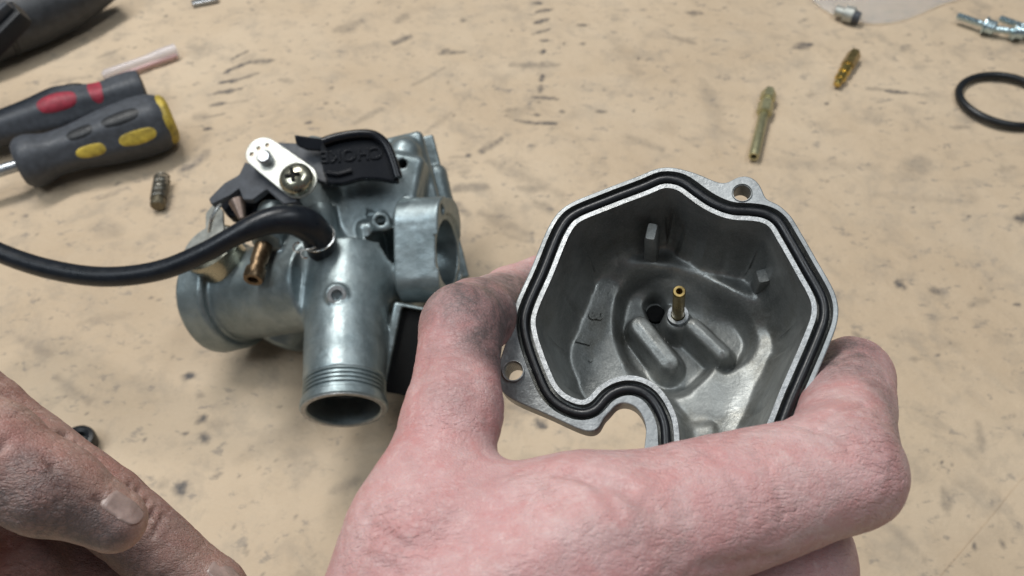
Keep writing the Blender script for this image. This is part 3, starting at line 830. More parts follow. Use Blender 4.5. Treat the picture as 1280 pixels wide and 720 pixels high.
    return d
cc = P(420, 330, 32.5)
tp = [(sl_L - 1.02, 1.38)]
for i in range(4): tp += [(sl_L - .94 + i * .15, 1.395), (sl_L - .91 + i * .15, 1.32), (sl_L - .85 + i * .15, 1.32), (sl_L - .82 + i * .15, 1.395)]
tp += [(sl_L - .30, 1.40), (sl_L - .26, 1.45), (sl_L - .05, 1.46), (sl_L, 1.42), (sl_L, 1.25), (sl_L - .04, 1.21), (sl_L - 2.5, 1.2)]
V_, F_ = lathe(sl_a, sl_a + sl_d, tp, 72, (False, False))
MB().add(V_, F_).build('threaded_end', M['carb'], carb, autosharp=40)
V, Q, G = nets(carb_sdf, cc - [7, 6.5, 6], cc + [7, 7.5, 6.0], .062)
V[:, 2] = np.maximum(V[:, 2], .02)
V = V + G * (.010 * vnoise(V * 1.4, 3) + .005 * vnoise(V * 5, 5))[:, None]
mesh('casting', V, Q, M['carb'], carb)
m = MB(); V, Fc = lathe(sl_b - sl_d * .02, sl_b + sl_d * .03, [(0, 1.25), (0, 1.42), (.7, 1.42), (1, 1.40), (1, 1.27), (.5, 1.24), (0, 1.25)], 64, (False, False)); m.add(V, Fc); m.build('tube_rim', M['rim'], carb)
V, Fc = lathe(sl_b - sl_d * 1.3, sl_b - sl_d * 1.35, [(0, 1.19), (1, .001)], 40, (False, False)); MB().add(V, Fc).build('slide_shade_disc', M['hole'], carb)  # slide disc, coloured black to paint the shade inside the tube
V, Fc = lathe(P(421, 369, 29.08), P(421, 369, 28.96), [(0, .33), (.7, .33), (1, .30), (1, .2), (.5, .18), (-1, .18)], 28, (False, False)); MB().add(V, Fc).build('boss_ring', M['rim'], carb)
# bright edge of the chamber frame
def px_poly(pts, d, n, tilt_o=None): pass
fo = P(505, 430, 29.98)
def PF(px, py): return unproj(px, py, fo, AX[2])
edge = [(489, 487), (489, 400), (492, 394), (500, 390), (560, 379)]
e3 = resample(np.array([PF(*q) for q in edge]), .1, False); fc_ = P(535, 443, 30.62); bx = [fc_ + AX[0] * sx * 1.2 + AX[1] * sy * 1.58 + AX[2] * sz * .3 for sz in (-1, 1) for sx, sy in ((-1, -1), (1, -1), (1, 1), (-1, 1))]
MB().add(bx, [(3, 2, 1, 0), (4, 5, 6, 7), (0, 1, 5, 4), (1, 2, 6, 5), (2, 3, 7, 6), (3, 0, 4, 7)]).build('chamber_shade_block', M['hole'], carb, False, None)  # plain black block added to paint the shade inside the chamber

def plate_frame(px, py, d, ncam):
    n = unit(Wd(ncam)); o = P(px, py, d); u = unit(RIGHT - (RIGHT @ n) * n); v = np.cross(n, u)
    to2 = lambda pts: np.array([[(unproj(x, y, o, n) - o) @ u, (unproj(x, y, o, n) - o) @ v] for x, y in pts])
    to3 = lambda uv, w_: o + np.asarray(uv)[:, :1] * u + np.asarray(uv)[:, 1:2] * v + w_ * n
    return o, u, v, n, to2, to3
ZB = lambda L: [(240 + x / 3.51, 155 + y / 3.51) for x, y in L]
# choke lever of black plastic
lv = (450, 205, 30.4)
o, u, v, n, to2, to3 = plate_frame(*lv, (.05, .22, .97))
pad = smoothc(resample(to2(ZB([(562, 95), (572, 72), (610, 68), (740, 44), (800, 48), (845, 78), (872, 130), (912, 252), (880, 252), (820, 240), (745, 238), (660, 262), (600, 262), (575, 215), (566, 150)])), .10), 1)
lever = extrude(pad, [], to3, .28, .06).build('choke_lever', M['black_plastic'], carb)
top = resample(catmull(np.array([unproj(x, y, o + n * .12, n) for x, y in ZB([(575, 80), (625, 62), (740, 44), (800, 50), (846, 84), (874, 140), (904, 236)])]), 6, False), .12, False)
V, Fc = tube(top, .17, 14); MB().add(V, Fc).build('lever_rim', M['black_plastic'], lever)
bot = resample(np.array([unproj(x, y, o + n * .05, n) for x, y in ZB([(590, 215), (640, 222), (700, 205)])]), .1, False)
V, Fc = tube(bot, .09, 8); MB().add(V, Fc).build('lever_rib', M['black_plastic'], lever)
cx_ = unproj(*ZB([(700, 135)])[0], o, n); an = math.radians(180 + 6); ux = math.cos(an) * u + math.sin(an) * v; uy = -math.sin(an) * u + math.cos(an) * v
text_mesh('raised_lettering', 'CHOKE', .62, cx_ + n * .015, ux * 1.05, uy, .06, M['black_plastic'], lever)
o, u, v, n, to2, to3 = plate_frame(385, 185, 30.7, (.10, .02, .99))
wing = smoothc(resample(to2(ZB([(448, 46), (560, 62), (610, 72), (600, 120), (500, 112), (458, 92)])), .06), 1)
extrude(wing, [], to3, .16, .04).build('lever_wing', M['black_plastic'], lever)
o, u, v, n, to2, to3 = plate_frame(370, 200, 31.2, (-.1, .30, .95))
arm = smoothc(resample(to2(ZB([(370, 80), (450, 82), (520, 105), (575, 120), (600, 200), (590, 262), (540, 240), (500, 170), (440, 170), (380, 130)])), .06), 1)
extrude(arm, [], to3, .35, .05).build('lever_arm', M['grip'], carb)
o, u, v, n, to2, to3 = plate_frame(310, 225, 30.9, (-.25, .45, .86))
sh = smoothc(resample(to2(ZB([(232, 165), (205, 222), (140, 258), (72, 328), (82, 352), (165, 312), (205, 282), (222, 330), (262, 332), (325, 285), (400, 350), (460, 340), (460, 300), (330, 200)])), .06), 1)
extrude(sh, [], to3, .25, .05).build('choke_arm', M['grip'], carb)
o, u, v, n, to2, to3 = plate_frame(300, 250, 31.6, (-.25, .45, .86))
sh = smoothc(resample(to2(ZB([(110, 340), (200, 290), (340, 280), (470, 330), (470, 420), (300, 410), (150, 400)])), .06), 1)
extrude(sh, [], to3, .5, .08).build('linkage_block', M['black_plastic'], carb)
# zinc retaining plate with pin and cross-head screw
o, u, v, n, to2, to3 = plate_frame(350, 210, 30.2, (-.12, .30, .95))
q0, q1 = to2(ZB([(306, 124), (468, 246)])); dq = unit(q1 - q0); nq = np.array([-dq[1], dq[0]]); ra, rb = .60, .66
a1 = [q0 + ra * (-math.sin(t_) * 1 * dq * 1 + math.cos(t_) * nq) for t_ in np.linspace(0, math.pi, 20)]
a2 = [q1 + rb * (math.sin(t_) * dq - math.cos(t_) * nq) for t_ in np.linspace(0, math.pi, 20)]
pl = resample(np.array(a1 + a2), .06)
hl = [circle2(to2(ZB([q]))[0], .085, 14) for q in ((262, 132), (292, 106), (330, 92))]
plate = extrude(pl, hl, to3, .10, .02).build('retaining_plate', M['zinc'], carb)
c = unproj(*ZB([(328, 158)])[0], o, n); V, Fc = cyl(c - n * .3, .62, n, .26, 20, .06); MB().add(V, Fc).build('pin', M['grey_steel'], carb)
c = unproj(*ZB([(464, 250)])[0], o, n)
rr = .60; m = MB(); prof = [(0, rr), (.15, rr)] + [(.15 + .33 * math.sin(a_), .12 + (rr - .12) * math.cos(a_)) for a_ in np.linspace(.1, math.pi / 2, 8)] + [(.48, .001)]
V, Fc = lathe(c + n * .02, c + n * 1.02, prof, 36, (True, False)); m.add(V, Fc)
scr = m.build('screw', M['zinc_gold'], carb)
m = MB(); an = math.radians(12)
for k in (0, 1):
    a_ = an + k * math.pi / 2; e = math.cos(a_) * u + math.sin(a_) * v; f_ = -math.sin(a_) * u + math.cos(a_) * v; cc_ = c + n * .515
    bx = [cc_ + e * sx * .26 + f_ * sy * .055 + n * (sz * .06 - k * .002) for sz in (-1, 1) for sx, sy in ((-1, -1), (1, -1), (1, 1), (-1, 1))]
    m.add(bx, [(3, 2, 1, 0), (4, 5, 6, 7), (0, 1, 5, 4), (1, 2, 6, 5), (2, 3, 7, 6), (3, 0, 4, 7)])
m.build('cross_slot_shade', M['hole'], scr, False, None)
# zinc cap and tab beside the inlet
o, u, v, n, to2, to3 = plate_frame(262, 310, 31.0, (-.35, .62, .70))
c = P(262, 309, 31.2); V, Fc = lathe(c - n * .9, c + n * .1, [(0, .95), (.7, .95), (.72, 1.10), (.92, 1.10), (1., 1.02), (1.02, .5), (1.02, .001)], 40, (True, False)); MB().add(V, Fc).build('zinc_cap', M['zinc_gold'], carb)
V, Fc = lathe(c + n * .1, c + n * .2, [(0, .98), (1, .94), (1, .001)], 40, (True, False)); MB().add(V, Fc).build('cap_plate', M['zinc'], carb)
tb = smoothc(resample(to2([(262, 272), (272, 260), (283, 268), (284, 292), (272, 312), (252, 312), (262, 292)]), .06), 1)
extrude(tb, [], lambda a_, w_: to3(a_, w_ + .25), .10, .02).build('zinc_tab', M['zinc'], carb)
V, Fc = tube(resample(np.array([P(276, 256, 30.6), P(270, 262, 30.4), P(264, 275, 30.4), P(262, 290, 30.6)]), .1, False), .07, 8); MB().add(V, Fc).build('zinc_hook', M['wire'], carb)
V, Fc = lathe(P(297, 252, 31.0), P(303, 274, 30.7), [(0, .32), (1, .12)], 16); MB().add(V, Fc).build('copper_cone', simple('copper', (.20, .15, .125), .45, .8), carb)
# brown brass spout
a_ = P(332, 300, 30.6); b_ = P(316, 350, 29.6)
V, Fc = lathe(a_, b_, [(0, .31), (.55, .31), (.6, .27), (.72, .27), (.75, .36), (.93, .37), (1, .33), (1, .19), (.9, .17), (.6, .001)], 28, (True, False)); MB().add(V, Fc).build('brass_spout', M['brown_brass'], carb)
# hose with wire clip
hp = [(-90, 262, 30.5), (-40, 296, 30), (0, 316, 29.8), (60, 336, 29.4), (130, 346, 29.0), (200, 338, 28.7), (255, 316, 28.5), (305, 289, 28.4), (340, 276, 28.6), (368, 275, 28.9), (388, 284, 29.3), (399, 298, 29.8), (403, 310, 30.4)]
pth = resample(catmull(np.array([P(*q) for q in hp]), 8, False), .18, False)
rad = np.full(len(pth), .345); rad[-22:] = np.concatenate([np.linspace(.36, .55, 12), np.full(10, .56)])
V, Fc = tube(pth, rad, 20); hose = MB().add(V, Fc).build('hose', M['hose'], carb)
k = len(pth) - 5; tn = unit(pth[k + 1] - pth[k - 1]); a1_, b1_, _ = frame(tn)
m = MB(); an = np.linspace(0, 2 * math.pi, 40)
V, Fc = tube(pth[k] + np.cos(an)[:, None] * a1_ * .575 + np.sin(an)[:, None] * b1_ * .575 + tn * (an[:, None] - 3) * .02, .035, 8); m.add(V, Fc)
for cxp, cyp, s_ in ((372, 309, 1), (382, 317, -1)):
    an = np.linspace(.4, 5.2, 24) * s_; V, Fc = tube(np.array([P(cxp + 5.5 * math.cos(t_), cyp + 5.5 * math.sin(t_), 29.3) for t_ in an]), .033, 8); m.add(V, Fc)
V, Fc = tube(np.array([P(382, 312, 29.3), P(390, 311, 29.25), P(400, 306, 29.4)]), .033, 8); m.add(V, Fc)
m.build('hose_clip', M['wire'], hose)

# ================================================================== SMALL THINGS ON THE TABLE
def on(px, py, z): return T(px, py, z)
def handle(name, pa, pb, prof, label, cat, group, side_mats, pads, cap=None, shaft=None):
    """pa, pb: pixel ends on the handle's axis; prof (t, r)"""
    rmax = max(r for _, r in prof)
    A = on(*pa, rmax * .93); Bp = on(*pb, rmax * .98); dr = Bp - A; Ln = np.linalg.norm(dr); dn = dr / Ln
    Uu = unit(np.cross(dn, [0, 0, 1])); Vv = np.cross(Uu, dn)     # Uu sideways, Vv up
    if Vv[2] < 0: Vv = -Vv
    ts = np.array([t_ for t_, _ in prof]); rs = np.array([r for _, r in prof])
    tt = np.linspace(0, 1, 60); sm = np.interp(tt, ts, rs)
    for _ in range(3): sm[1:-1] = .25 * sm[:-2] + .5 * sm[1:-1] + .25 * sm[2:]
    R = lambda t_: np.interp(t_, tt, sm)
    def pt(t_, a_, off=0.):
        t_ = np.asarray(t_); a_ = np.asarray(a_); r = R(t_) * (1 + .045 * np.cos(6 * a_) * np.clip(1.2 - np.abs(t_ - .6) * 1.6, 0, 1)) + off
        return A + dn * (t_ * Ln)[..., None] + (r * np.cos(a_))[..., None] * Uu + (r * np.sin(a_))[..., None] * Vv
    th = thing(name, [(A[0] + Bp[0]) / 2, (A[1] + Bp[1]) / 2, 0], label, cat, group)
    ang = np.linspace(0, 2 * math.pi, 48, endpoint=False)
    Tt, Aa = np.meshgrid(tt, ang, indexing='ij')
    V = pt(Tt, Aa).reshape(-1, 3); Fc = grid_faces(60, 48, False, True)
    Fc += [tuple(range(48)), tuple(59 * 48 + j for j in range(47, -1, -1))]
    MB().add(V, Fc).build('handle', side_mats, th)
    for nm, mt, t0, a0, dt, da in pads:
        k = 9; g = np.linspace(-1, 1, k); GX, GY = np.meshgrid(g, g, indexing='ij')
        ex = GX * np.sqrt(1 - GY ** 2 / 2); ey = GY * np.sqrt(1 - GX ** 2 / 2)
        edge = np.maximum(np.abs(GX), np.abs(GY))
        off = .05 * np.sqrt(np.clip(1 - edge ** 4, 0, 1)) - .02
        V = pt(t0 + dt * ex, a0 + da * ey, off).reshape(-1, 3)
        MB().add(V, grid_faces(k, k)).build(nm, mt, th)
    if cap:
        V, Fc = lathe(Bp - dn * .05, Bp - dn * .05 + dn * cap[1], [(0, cap[2]), (.5, cap[2] * .98), (.85, cap[2] * .85), (1, cap[2] * .6), (1.02, .001)], 36, (True, False)); MB().add(V, Fc).build('end_cap', cap[0], th)
    if shaft:
        V, Fc = lathe(A + dn * .3, A - dn * shaft[1], [(0, shaft[0]), (1, shaft[0])], 20); MB().add(V, Fc).build('shaft', M['grey_steel'], th)
    return th
up = lambda d: math.radians(d)
handle('screwdriver', (24, 206), (206, 150), [(0, .95), (.02, 1.18), (.10, 1.24), (.22, 1.0), (.36, 1.02), (.6, 1.28), (.82, 1.42), (.95, 1.38), (1, 1.2)],
       'grey screwdriver handle with yellow pads and yellow end cap, nearest the carburetor', 'screwdriver', 'screwdrivers on the paper', M['grip'],
       [('grip_pad', M['grip_dark'], .45, up(68), .10, .34), ('grip_pad', M['grip_dark'], .73, up(66), .145, .30), ('yellow_pad', M['yellow'], .47, up(18), .11, .30), ('yellow_pad', M['yellow'], .79, up(20), .145, .28)],
       (M['yellow'], .45, 1.22), (.28, 16))
handle('screwdriver', (-40, 172), (180, 112), [(0, .8), (.2, .85), (.35, .98), (.52, 1.22), (.64, 1.1), (.74, .85), (.86, .98), (.98, 1.05), (1, .95)],
       'grey screwdriver handle with red oval pads, lying behind the yellow capped one', 'screwdriver', 'screwdrivers on the paper', M['grip'],
       [('red_pad', M['red'], .53, up(62), .125, .52), ('red_pad', M['red'], .745, up(85), .045, 1.1), ('grip_pad', M['grip_dark'], .64, up(118), .05, .25)],
       (M['grip_dark'], .12, .88), (.25, 12))
# dark tool handle in the far left corner
A = on(-70, 62, 1.6); Bq = on(140, -22, 1.6)
th = thing('tool_handle', [(A[0] + Bq[0]) / 2, (A[1] + Bq[1]) / 2, 0], 'thick black rubber tool handle in the far left corner of the paper', 'tool handle')
V, Fc = lathe(A, Bq, [(0, 1.5), (.3, 1.6), (.5, 1.66), (.7, 1.5), (.85, 1.2), (1, .8)], 32); MB().add(V, Fc).build('grip', simple('worn_black_grip', (.028, .030, .034), .5, 0, .01, .4, 2), th)
V, Fc = lathe(A + (Bq - A) * .30, A + (Bq - A) * .33, [(0, 1.62), (.2, 1.68), (.8, 1.68), (1, 1.62)], 32); MB().add(V, Fc).build('grip_ring', M['grip_dark'], th)
A = P(-24, 66, 40); Bq = P(27, 14, 40)
th2 = thing('pliers_handle', [A[0], A[1], 0], 'black square ended pliers handle poking in at the left edge above the thick handle', 'pliers')
d_ = unit(Bq - A); a1_, b1_, _ = frame(d_)
def boxbar(A, B_, hw, hh, bev=.12):
    a1_, b1_, d_ = frame(B_ - A); L = np.linalg.norm(B_ - A)
    sec = [(sx * (hw - bev * (1 - c_)), sy * (hh - bev * (1 - s_))) for sx, sy, fl in ((1, 1, 0), (-1, 1, 1), (-1, -1, 0), (1, -1, 1)) for c_, s_ in ([(1, 0), (.7, .7), (0, 1)][::-1] if fl else [(1, 0), (.7, .7), (0, 1)])]
    k = len(sec); V = np.array([A + d_ * t_ * L + a1_ * x * s + b1_ * y * s for t_, s in ((0, .85), (.02, 1), (.96, 1), (1, .85)) for x, y in sec])
    f = [(j * k + i, j * k + (i + 1) % k, (j + 1) * k + (i + 1) % k, (j + 1) * k + i) for j in range(3) for i in range(k)] + [tuple(range(k - 1, -1, -1)), tuple(3 * k + i for i in range(k))]
    return V, f
V, Fc = boxbar(A - d_ * 3, Bq, .75, .42); MB().add(V, Fc).build('grip', M['grip_dark'], th2)
V, Fc = boxbar(P(-30, 40, 39.4) - d_ * 3, P(12, 6, 39.4), .22, .25); MB().add(V, Fc).build('grip_ridge', M['grip'], th2)
# straw of clear plastic with a pink liner
A = on(128, 95, .35); Bq = on(220, 62, .35)
th = thing('plastic_tube', (A + Bq) / 2 * [1, 1, 0], 'thin clear plastic tube with pink side lying behind the screwdrivers', 'plastic tube')
V, Fc = lathe(A, Bq, [(0, .16), (.05, .28), (.6, .26), (.8, .34), (1, .34)], 16); MB().add(V, Fc).build('clear_sleeve', M['straw'], th)
sd = unit(np.cross(Bq - A, [0, 0, 1])) * .27
if sd[1] > 0: sd = -sd
V, Fc = lathe(A + (Bq - A) * .12 + sd - [0, 0, .15], Bq * .97 + A * .03 + sd - [0, 0, .15], [(0, .08), (.1, .13), (1, .15)], 12); MB().add(V, Fc).build('pink_liner', M['pink'], th)
# idle screw with spring
A = on(197, 258, .32); Bq = on(203, 222, .32)
th = thing('idle_screw', (A + Bq) / 2 * [1, 1, 0], 'small brass adjusting screw with coil spring on the paper left of the carburetor', 'screw')
V, Fc = lathe(A, Bq, [(0, .28), (.04, .34), (.20, .34), (.22, .20), (.9, .18), (1, .12)], 24); MB().add(V, Fc).build('screw_body', M['steel_brown'], th)
a1_, b1_, dn = frame(Bq - A); s_ = np.linspace(0, 1, 260); an = s_ * 2 * math.pi * 7.5
pth = A + (Bq - A) * (.24 + .74 * s_)[:, None] + .34 * (np.cos(an)[:, None] * a1_ + np.sin(an)[:, None] * b1_)
V, Fc = tube(pth, .05, 6); MB().add(V, Fc).build('coil_spring', M['steel_dull'], th)
# jets
A = on(942, 196, .22); Bq = on(962, 113, .30)
th = thing('jet_holder', (A + Bq) / 2 * [1, 1, 0], 'long pale brass jet tube with hexagon top behind the float bowl', 'carburetor jet')
V, Fc = lathe(A, Bq, [(.55, .001), (.02, .13), (0, .15), (0, .24), (.02, .26), (.60, .26), (.615, .21), (.64, .21)], 24, (False, True)); MB().add(V, Fc).build('tube', M['brass_pale'], th)
V, Fc = lathe(A, Bq, [(.62, .24), (.63, .40), (.78, .40), (.80, .28), (.84, .28), (.85, .40), (.95, .40), (.96, .3), (1, .28)], 6); MB().add(V, Fc).build('hexagon_head', M['brass_pale'], th, True, 30)
A = on(1046, 106, .2); Bq = on(1069, 66, .3)
th = thing('pilot_jet', (A + Bq) / 2 * [1, 1, 0], 'short shiny golden brass jet right of the long pale one', 'carburetor jet')
V, Fc = lathe(A, Bq, [(0, .12), (.02, .2), (.16, .2), (.18, .3), (.27, .3), (.29, .19), (.36, .19), (.38, .31), (.50, .31), (.52, .24), (.56, .24)], 24); MB().add(V, Fc).build('threaded_tip', M['brass'], th)
V, Fc = lathe(A, Bq, [(.55, .24), (.57, .37), (.94, .37), (1, .30)], 6); MB().add(V, Fc).build('hexagon_head', M['brass_old'], th, True, 30)
# o-ring
ca = on(1256, 125, .2); an = np.linspace(0, 2 * math.pi, 72, endpoint=False)
pth = ca + np.stack([2.28 * np.cos(an), 2.12 * np.sin(an), .05 * np.sin(an * 2)], 1)
V, Fc = tube(pth, .20, 14, True); o_ = MB().add(V, Fc).build('o_ring', M['rubber'], None, base=ca * [1, 1, 0])
tag(o_, 'black rubber o-ring lying flat at the right edge of the paper', 'o-ring')
# bolts
def bolt(base, label, L=1.55, r=.19):
    th = thing('bolt', base, label, 'bolt', 'zinc bolts in the far right corner')
    b = np.array(base, float)
    m = MB(); pr = [(0, .15), (.03, r)]
    for i in range(14): pr += [(.05 + i * .055, r - .012), (.05 + i * .055 + .0275, r + .012)]
    pr += [(.86, r - .01), (1, r - .01)]
    V, Fc = lathe(b + [-L, 0, .36], b + [0, 0, .36], pr, 16); m.add(V, Fc); m.build('threaded_shank', M['zinc_blue'], th)
    m = MB(); V, Fc = lathe(b + [0, 0, .36], b + [.62, 0, .36], [(0, .48), (.08, .50), (.16, .50), (.17, .40), (.9, .40), (1, .33), (1, .15), (.7, .13), (.7, .001)], 6 * 4, (True, False)); m.add(V, Fc); m.build('bolt_head', M['zinc_blue'], th)
    return th
b0 = bolt(on(1227, 38, 0), 'leftmost of the three pale zinc bolts in the far right corner')
b0.rotation_euler[2] = math.radians(-38)
for px_, py_, rz_, lb in ((1262, 46, -14, 'zinc bolt in front of the other two in the far right corner'), (1280, 42, -40, 'rightmost zinc bolt, its head cut by the right edge of the photo')):
    c = b0.copy(); COL.objects.link(c); c.location = Vector(on(px_, py_, 0)) * CM; c.rotation_euler[2] = math.radians(rz_); c['label'] = lb
    for ch in list(b0.children):
        k = ch.copy(); COL.objects.link(k); k.parent = c
# loose fitting and the clear bag
A = on(1044, 13, .35); Bq = on(1068, 20, .35)
th = thing('hose_fitting', (A + Bq) / 2 * [1, 1, 0], 'small white metal fitting at the front edge of the clear plastic bag', 'fitting')
V, Fc = lathe(A, Bq, [(0, .2), (.05, .3), (.45, .3), (.5, .46), (.95, .46), (1, .38)], 20); MB().add(V, Fc).build('fitting_body', M['zinc'], th)
V, Fc = lathe(A + (Bq - A) * .92 - [0, .1, 0], A + (Bq - A) * 1.25 - [0, .1, 0], [(0, .38), (1, .34)], 16); MB().add(V, Fc).build('black_end', M['grip'], th)
bagp = resample(catmull(np.array([on(*q, 0)[:2] for q in [(985, -70), (1008, -8), (1032, 14), (1062, 26), (1105, 30), (1140, 22), (1172, 8), (1215, -8), (1245, -60)]]), 6), .35)
if area2(bagp) < 0: bagp = bagp[::-1]
lo, hi = bagp.min(0), bagp.max(0); gx, gy = np.meshgrid(np.arange(lo[0], hi[0], .3), np.arange(lo[1], hi[1], .3)); g = np.stack([gx.ravel(), gy.ravel()], 1); g = g[inside(g, bagp)]; g = g[dist_poly(g, bagp) > .2]
V2, F2 = cdt_fill(bagp, [], g); dd = dist_poly(V2, bagp)
zt = .06 + .55 * (1 - np.exp(-dd / 1.2)) * (1 + .5 * vnoise(np.c_[V2 * .5, V2[:, 0] * 0], 3)) + .12 * vnoise(np.c_[V2 * 1.3, V2[:, 0] * 0], 8) * np.clip(dd, 0, 1)
m = MB(); m.add(np.c_[V2, np.maximum(zt, .05)], F2); m.add(np.c_[V2, np.full(len(V2), .03)], F2[:, ::-1])
o_ = m.build('plastic_bag', M['clear'], None, base=[*bagp.mean(0), 0], autosharp=None); tag(o_, 'clear crumpled plastic bag at the far edge of the paper', 'plastic bag')
# small grey offcut at the top
c = on(256, 2, .12); V, Fc = boxbar(c - [.7, .25, 0], c + [.7, .35, 0], .22, .12, .05)
o_ = MB().add(V, Fc).build('metal_clip', M['grey_steel'], None, base=c * [1, 1, 0]); tag(o_, 'tiny grey metal sliver at the far edge above the comb-like smudges', 'metal sliver')
# black cap hidden behind the finger
c = on(103, 556, .0); V, Fc = lathe(c + [0, 0, .0], c + [0, 0, 1], [(0, .58), (.35, .60), (.48, .55), (.52, .42), (.45, .30), (.2, .28), (.2, .001)], 32, (True, False))
o_ = MB().add(V, Fc).build('rubber_cap', M['rubber'], None, base=c); tag(o_, 'small round black rubber cap half hidden behind the left index finger', 'rubber cap')

# ================================================================== HANDS
def hand(name, prims, label, tips=(), base=None, h=.06, mat=None, grime=(), redness=(), creases=(), lo=None, hi=None, k0=.35, cs=1.3, cg=.12):
    PR = []
    for q in prims:
        (x1, y1, d1, r1), (x2, y2, d2, r2) = q[0], q[1]; k = q[2] if len(q) > 2 else k0
        PR.append((P(x1, y1, d1), P(x2, y2, d2), r1 * d1 / F, r2 * d2 / F, k))
    CR = [(P(*a), P(*b), wd, dp) for a, b, wd, dp in creases]
    def f(p):
        d = None
        for a, b, ra, rb, k in PR:
            e = s_caps(p, a, b, ra, rb); d = e if d is None else smin(d, e, k)
        return d
    pts = np.array([x for a, b, ra, rb, k in PR for x in (a, b)]); rm = np.array([x for a, b, ra, rb, k in PR for x in (ra, rb)])
    lo = (pts - rm[:, None]).min(0) - .3 if lo is None else np.asarray(lo); hi = (pts + rm[:, None]).max(0) + .3 if hi is None else np.asarray(hi)
    V, Q, G = nets(f, lo, hi, h)
    disp = .035 * vnoise(V * .9, 11) + .018 * vnoise(V * 2.1, 12)
    q = V * [2.2, 3.2, 2.2] + .8 * np.stack([vnoise(V * .8, 1), vnoise(V * .8, 2), vnoise(V * .8, 3)], 1)
    rid = 1 - np.abs(vnoise(q, 13)); disp -= .012 * rid ** 6 * np.clip(vnoise(V * .6, 19) + .5, 0, 1)
    q = V * [5, 6.5, 5] + .8 * np.stack([vnoise(V * 1.8, 1), vnoise(V * 1.8, 2), vnoise(V * 1.8, 3)], 1)
    disp -= .004 * (1 - np.abs(vnoise(q, 14))) ** 5
    crg = np.zeros(len(V))
    for a, b, wd, dp in CR:
        ab = b - a; t_ = np.clip(((V - a) @ ab) / (ab @ ab), 0, 1); wob = .05 * vnoise(V * 2.5, 17)
        dl = np.linalg.norm(V - a - t_[:, None] * ab, axis=1)
        # distance across the crease line on the surface
        e = V - a - t_[:, None] * ab; e = e - G * np.sum(e * G, 1)[:, None]
        dc = np.linalg.norm(e, axis=1) + wob * .6
        dp_ = np.exp(-(dc / (wd * 1.2)) ** 2) * (dl < 1.0); disp -= dp * cs * dp_; crg = np.maximum(crg, dp_ * (dl < 1.0))
    disp -= .014 * (1 - np.abs(vnoise(V @ np.array([[1.2, .6, .2], [-1.6, 2.6, .4], [.3, .5, 2.0]]).T * 1.3 + .7 * vnoise(V * 1.2, 41)[:, None], 31))) ** 9
    V2 = V + G * disp[:, None]
    bs = base if base is not None else V2[V2[:, 2].argmin()]
    th = thing(name, bs, label, 'hand')
    o = mesh('skin', V2, Q, mat, th)
    gm = np.zeros(len(V)); rd = np.zeros(len(V))
    for a, b, r, s in grime:
        a = P(*a); b = P(*b); ab = b - a; t_ = np.clip(((V - a) @ ab) / max(ab @ ab, 1e-6), 0, 1)
        dl = np.linalg.norm(V - a - t_[:, None] * ab, axis=1) + .35 * vnoise(V * 1.1, 21)
        gm = np.maximum(gm, s * np.clip((r - dl) / (r * .6), 0, 1))
    for a, r, s in redness:
        dl = np.linalg.norm(V - P(*a), axis=1) + .2 * vnoise(V * 1.0, 23); rd = np.maximum(rd, s * np.clip((r - dl) / (r * .8), 0, 1))
    gm = np.maximum(gm, crg * cg); add_attr(o, 'grime', gm); add_attr(o, 'red', rd)
    return th, f
def nail(px, py, d, dir_px, ncam, L, Wn, parent, f, curve=.55):
    n = unit(Wd(ncam)); c = P(px, py, d)
    t_ = unit(P(px + dir_px[0], py + dir_px[1], d + dir_px[2]) - c); t_ = unit(t_ - (t_ @ n) * n); s_ = np.cross(n, t_)
    # march onto the finger
    for _ in range(12): c = c - n * f(c[None])[0] * .8
    k = 13; g = np.linspace(-1, 1, k); V = []
    for a in np.linspace(0, 1, k):
        for b in g:
            ws = Wn * (1 - .25 * (1 - a) ** 3) * (1 if a < .85 else 1 - .35 * ((a - .85) / .15) ** 2)
            ca = a - .5 - .10 * (1 - math.cos(b * 1.2)) * (1 if a > .5 else -1)
            V.append(c + t_ * ca * L + s_ * b * ws + n * (.02))
    V = np.array(V)
    def gr(V):
        g_ = np.stack([f(V + np.eye(3)[k_] * .02) - f(V - np.eye(3)[k_] * .02) for k_ in range(3)], 1); return g_ / np.linalg.norm(g_, axis=1)[:, None]
    for _ in range(12): V = V - gr(V) * f(V)[:, None] * .8
    NG = gr(V)
    GX = np.repeat(np.linspace(0, 1, k), k); GB = np.tile(g, k)
    V = V + NG * (.022 - .35 * np.clip(np.abs(GB) - .86, 0, 1) - .07 * (GX < .05))[:, None] + t_ * .05 * (GX[:, None] > .85)
    return MB().add(V, grid_faces(k, k)).build('fingernail', M['nail'], parent, True, None)

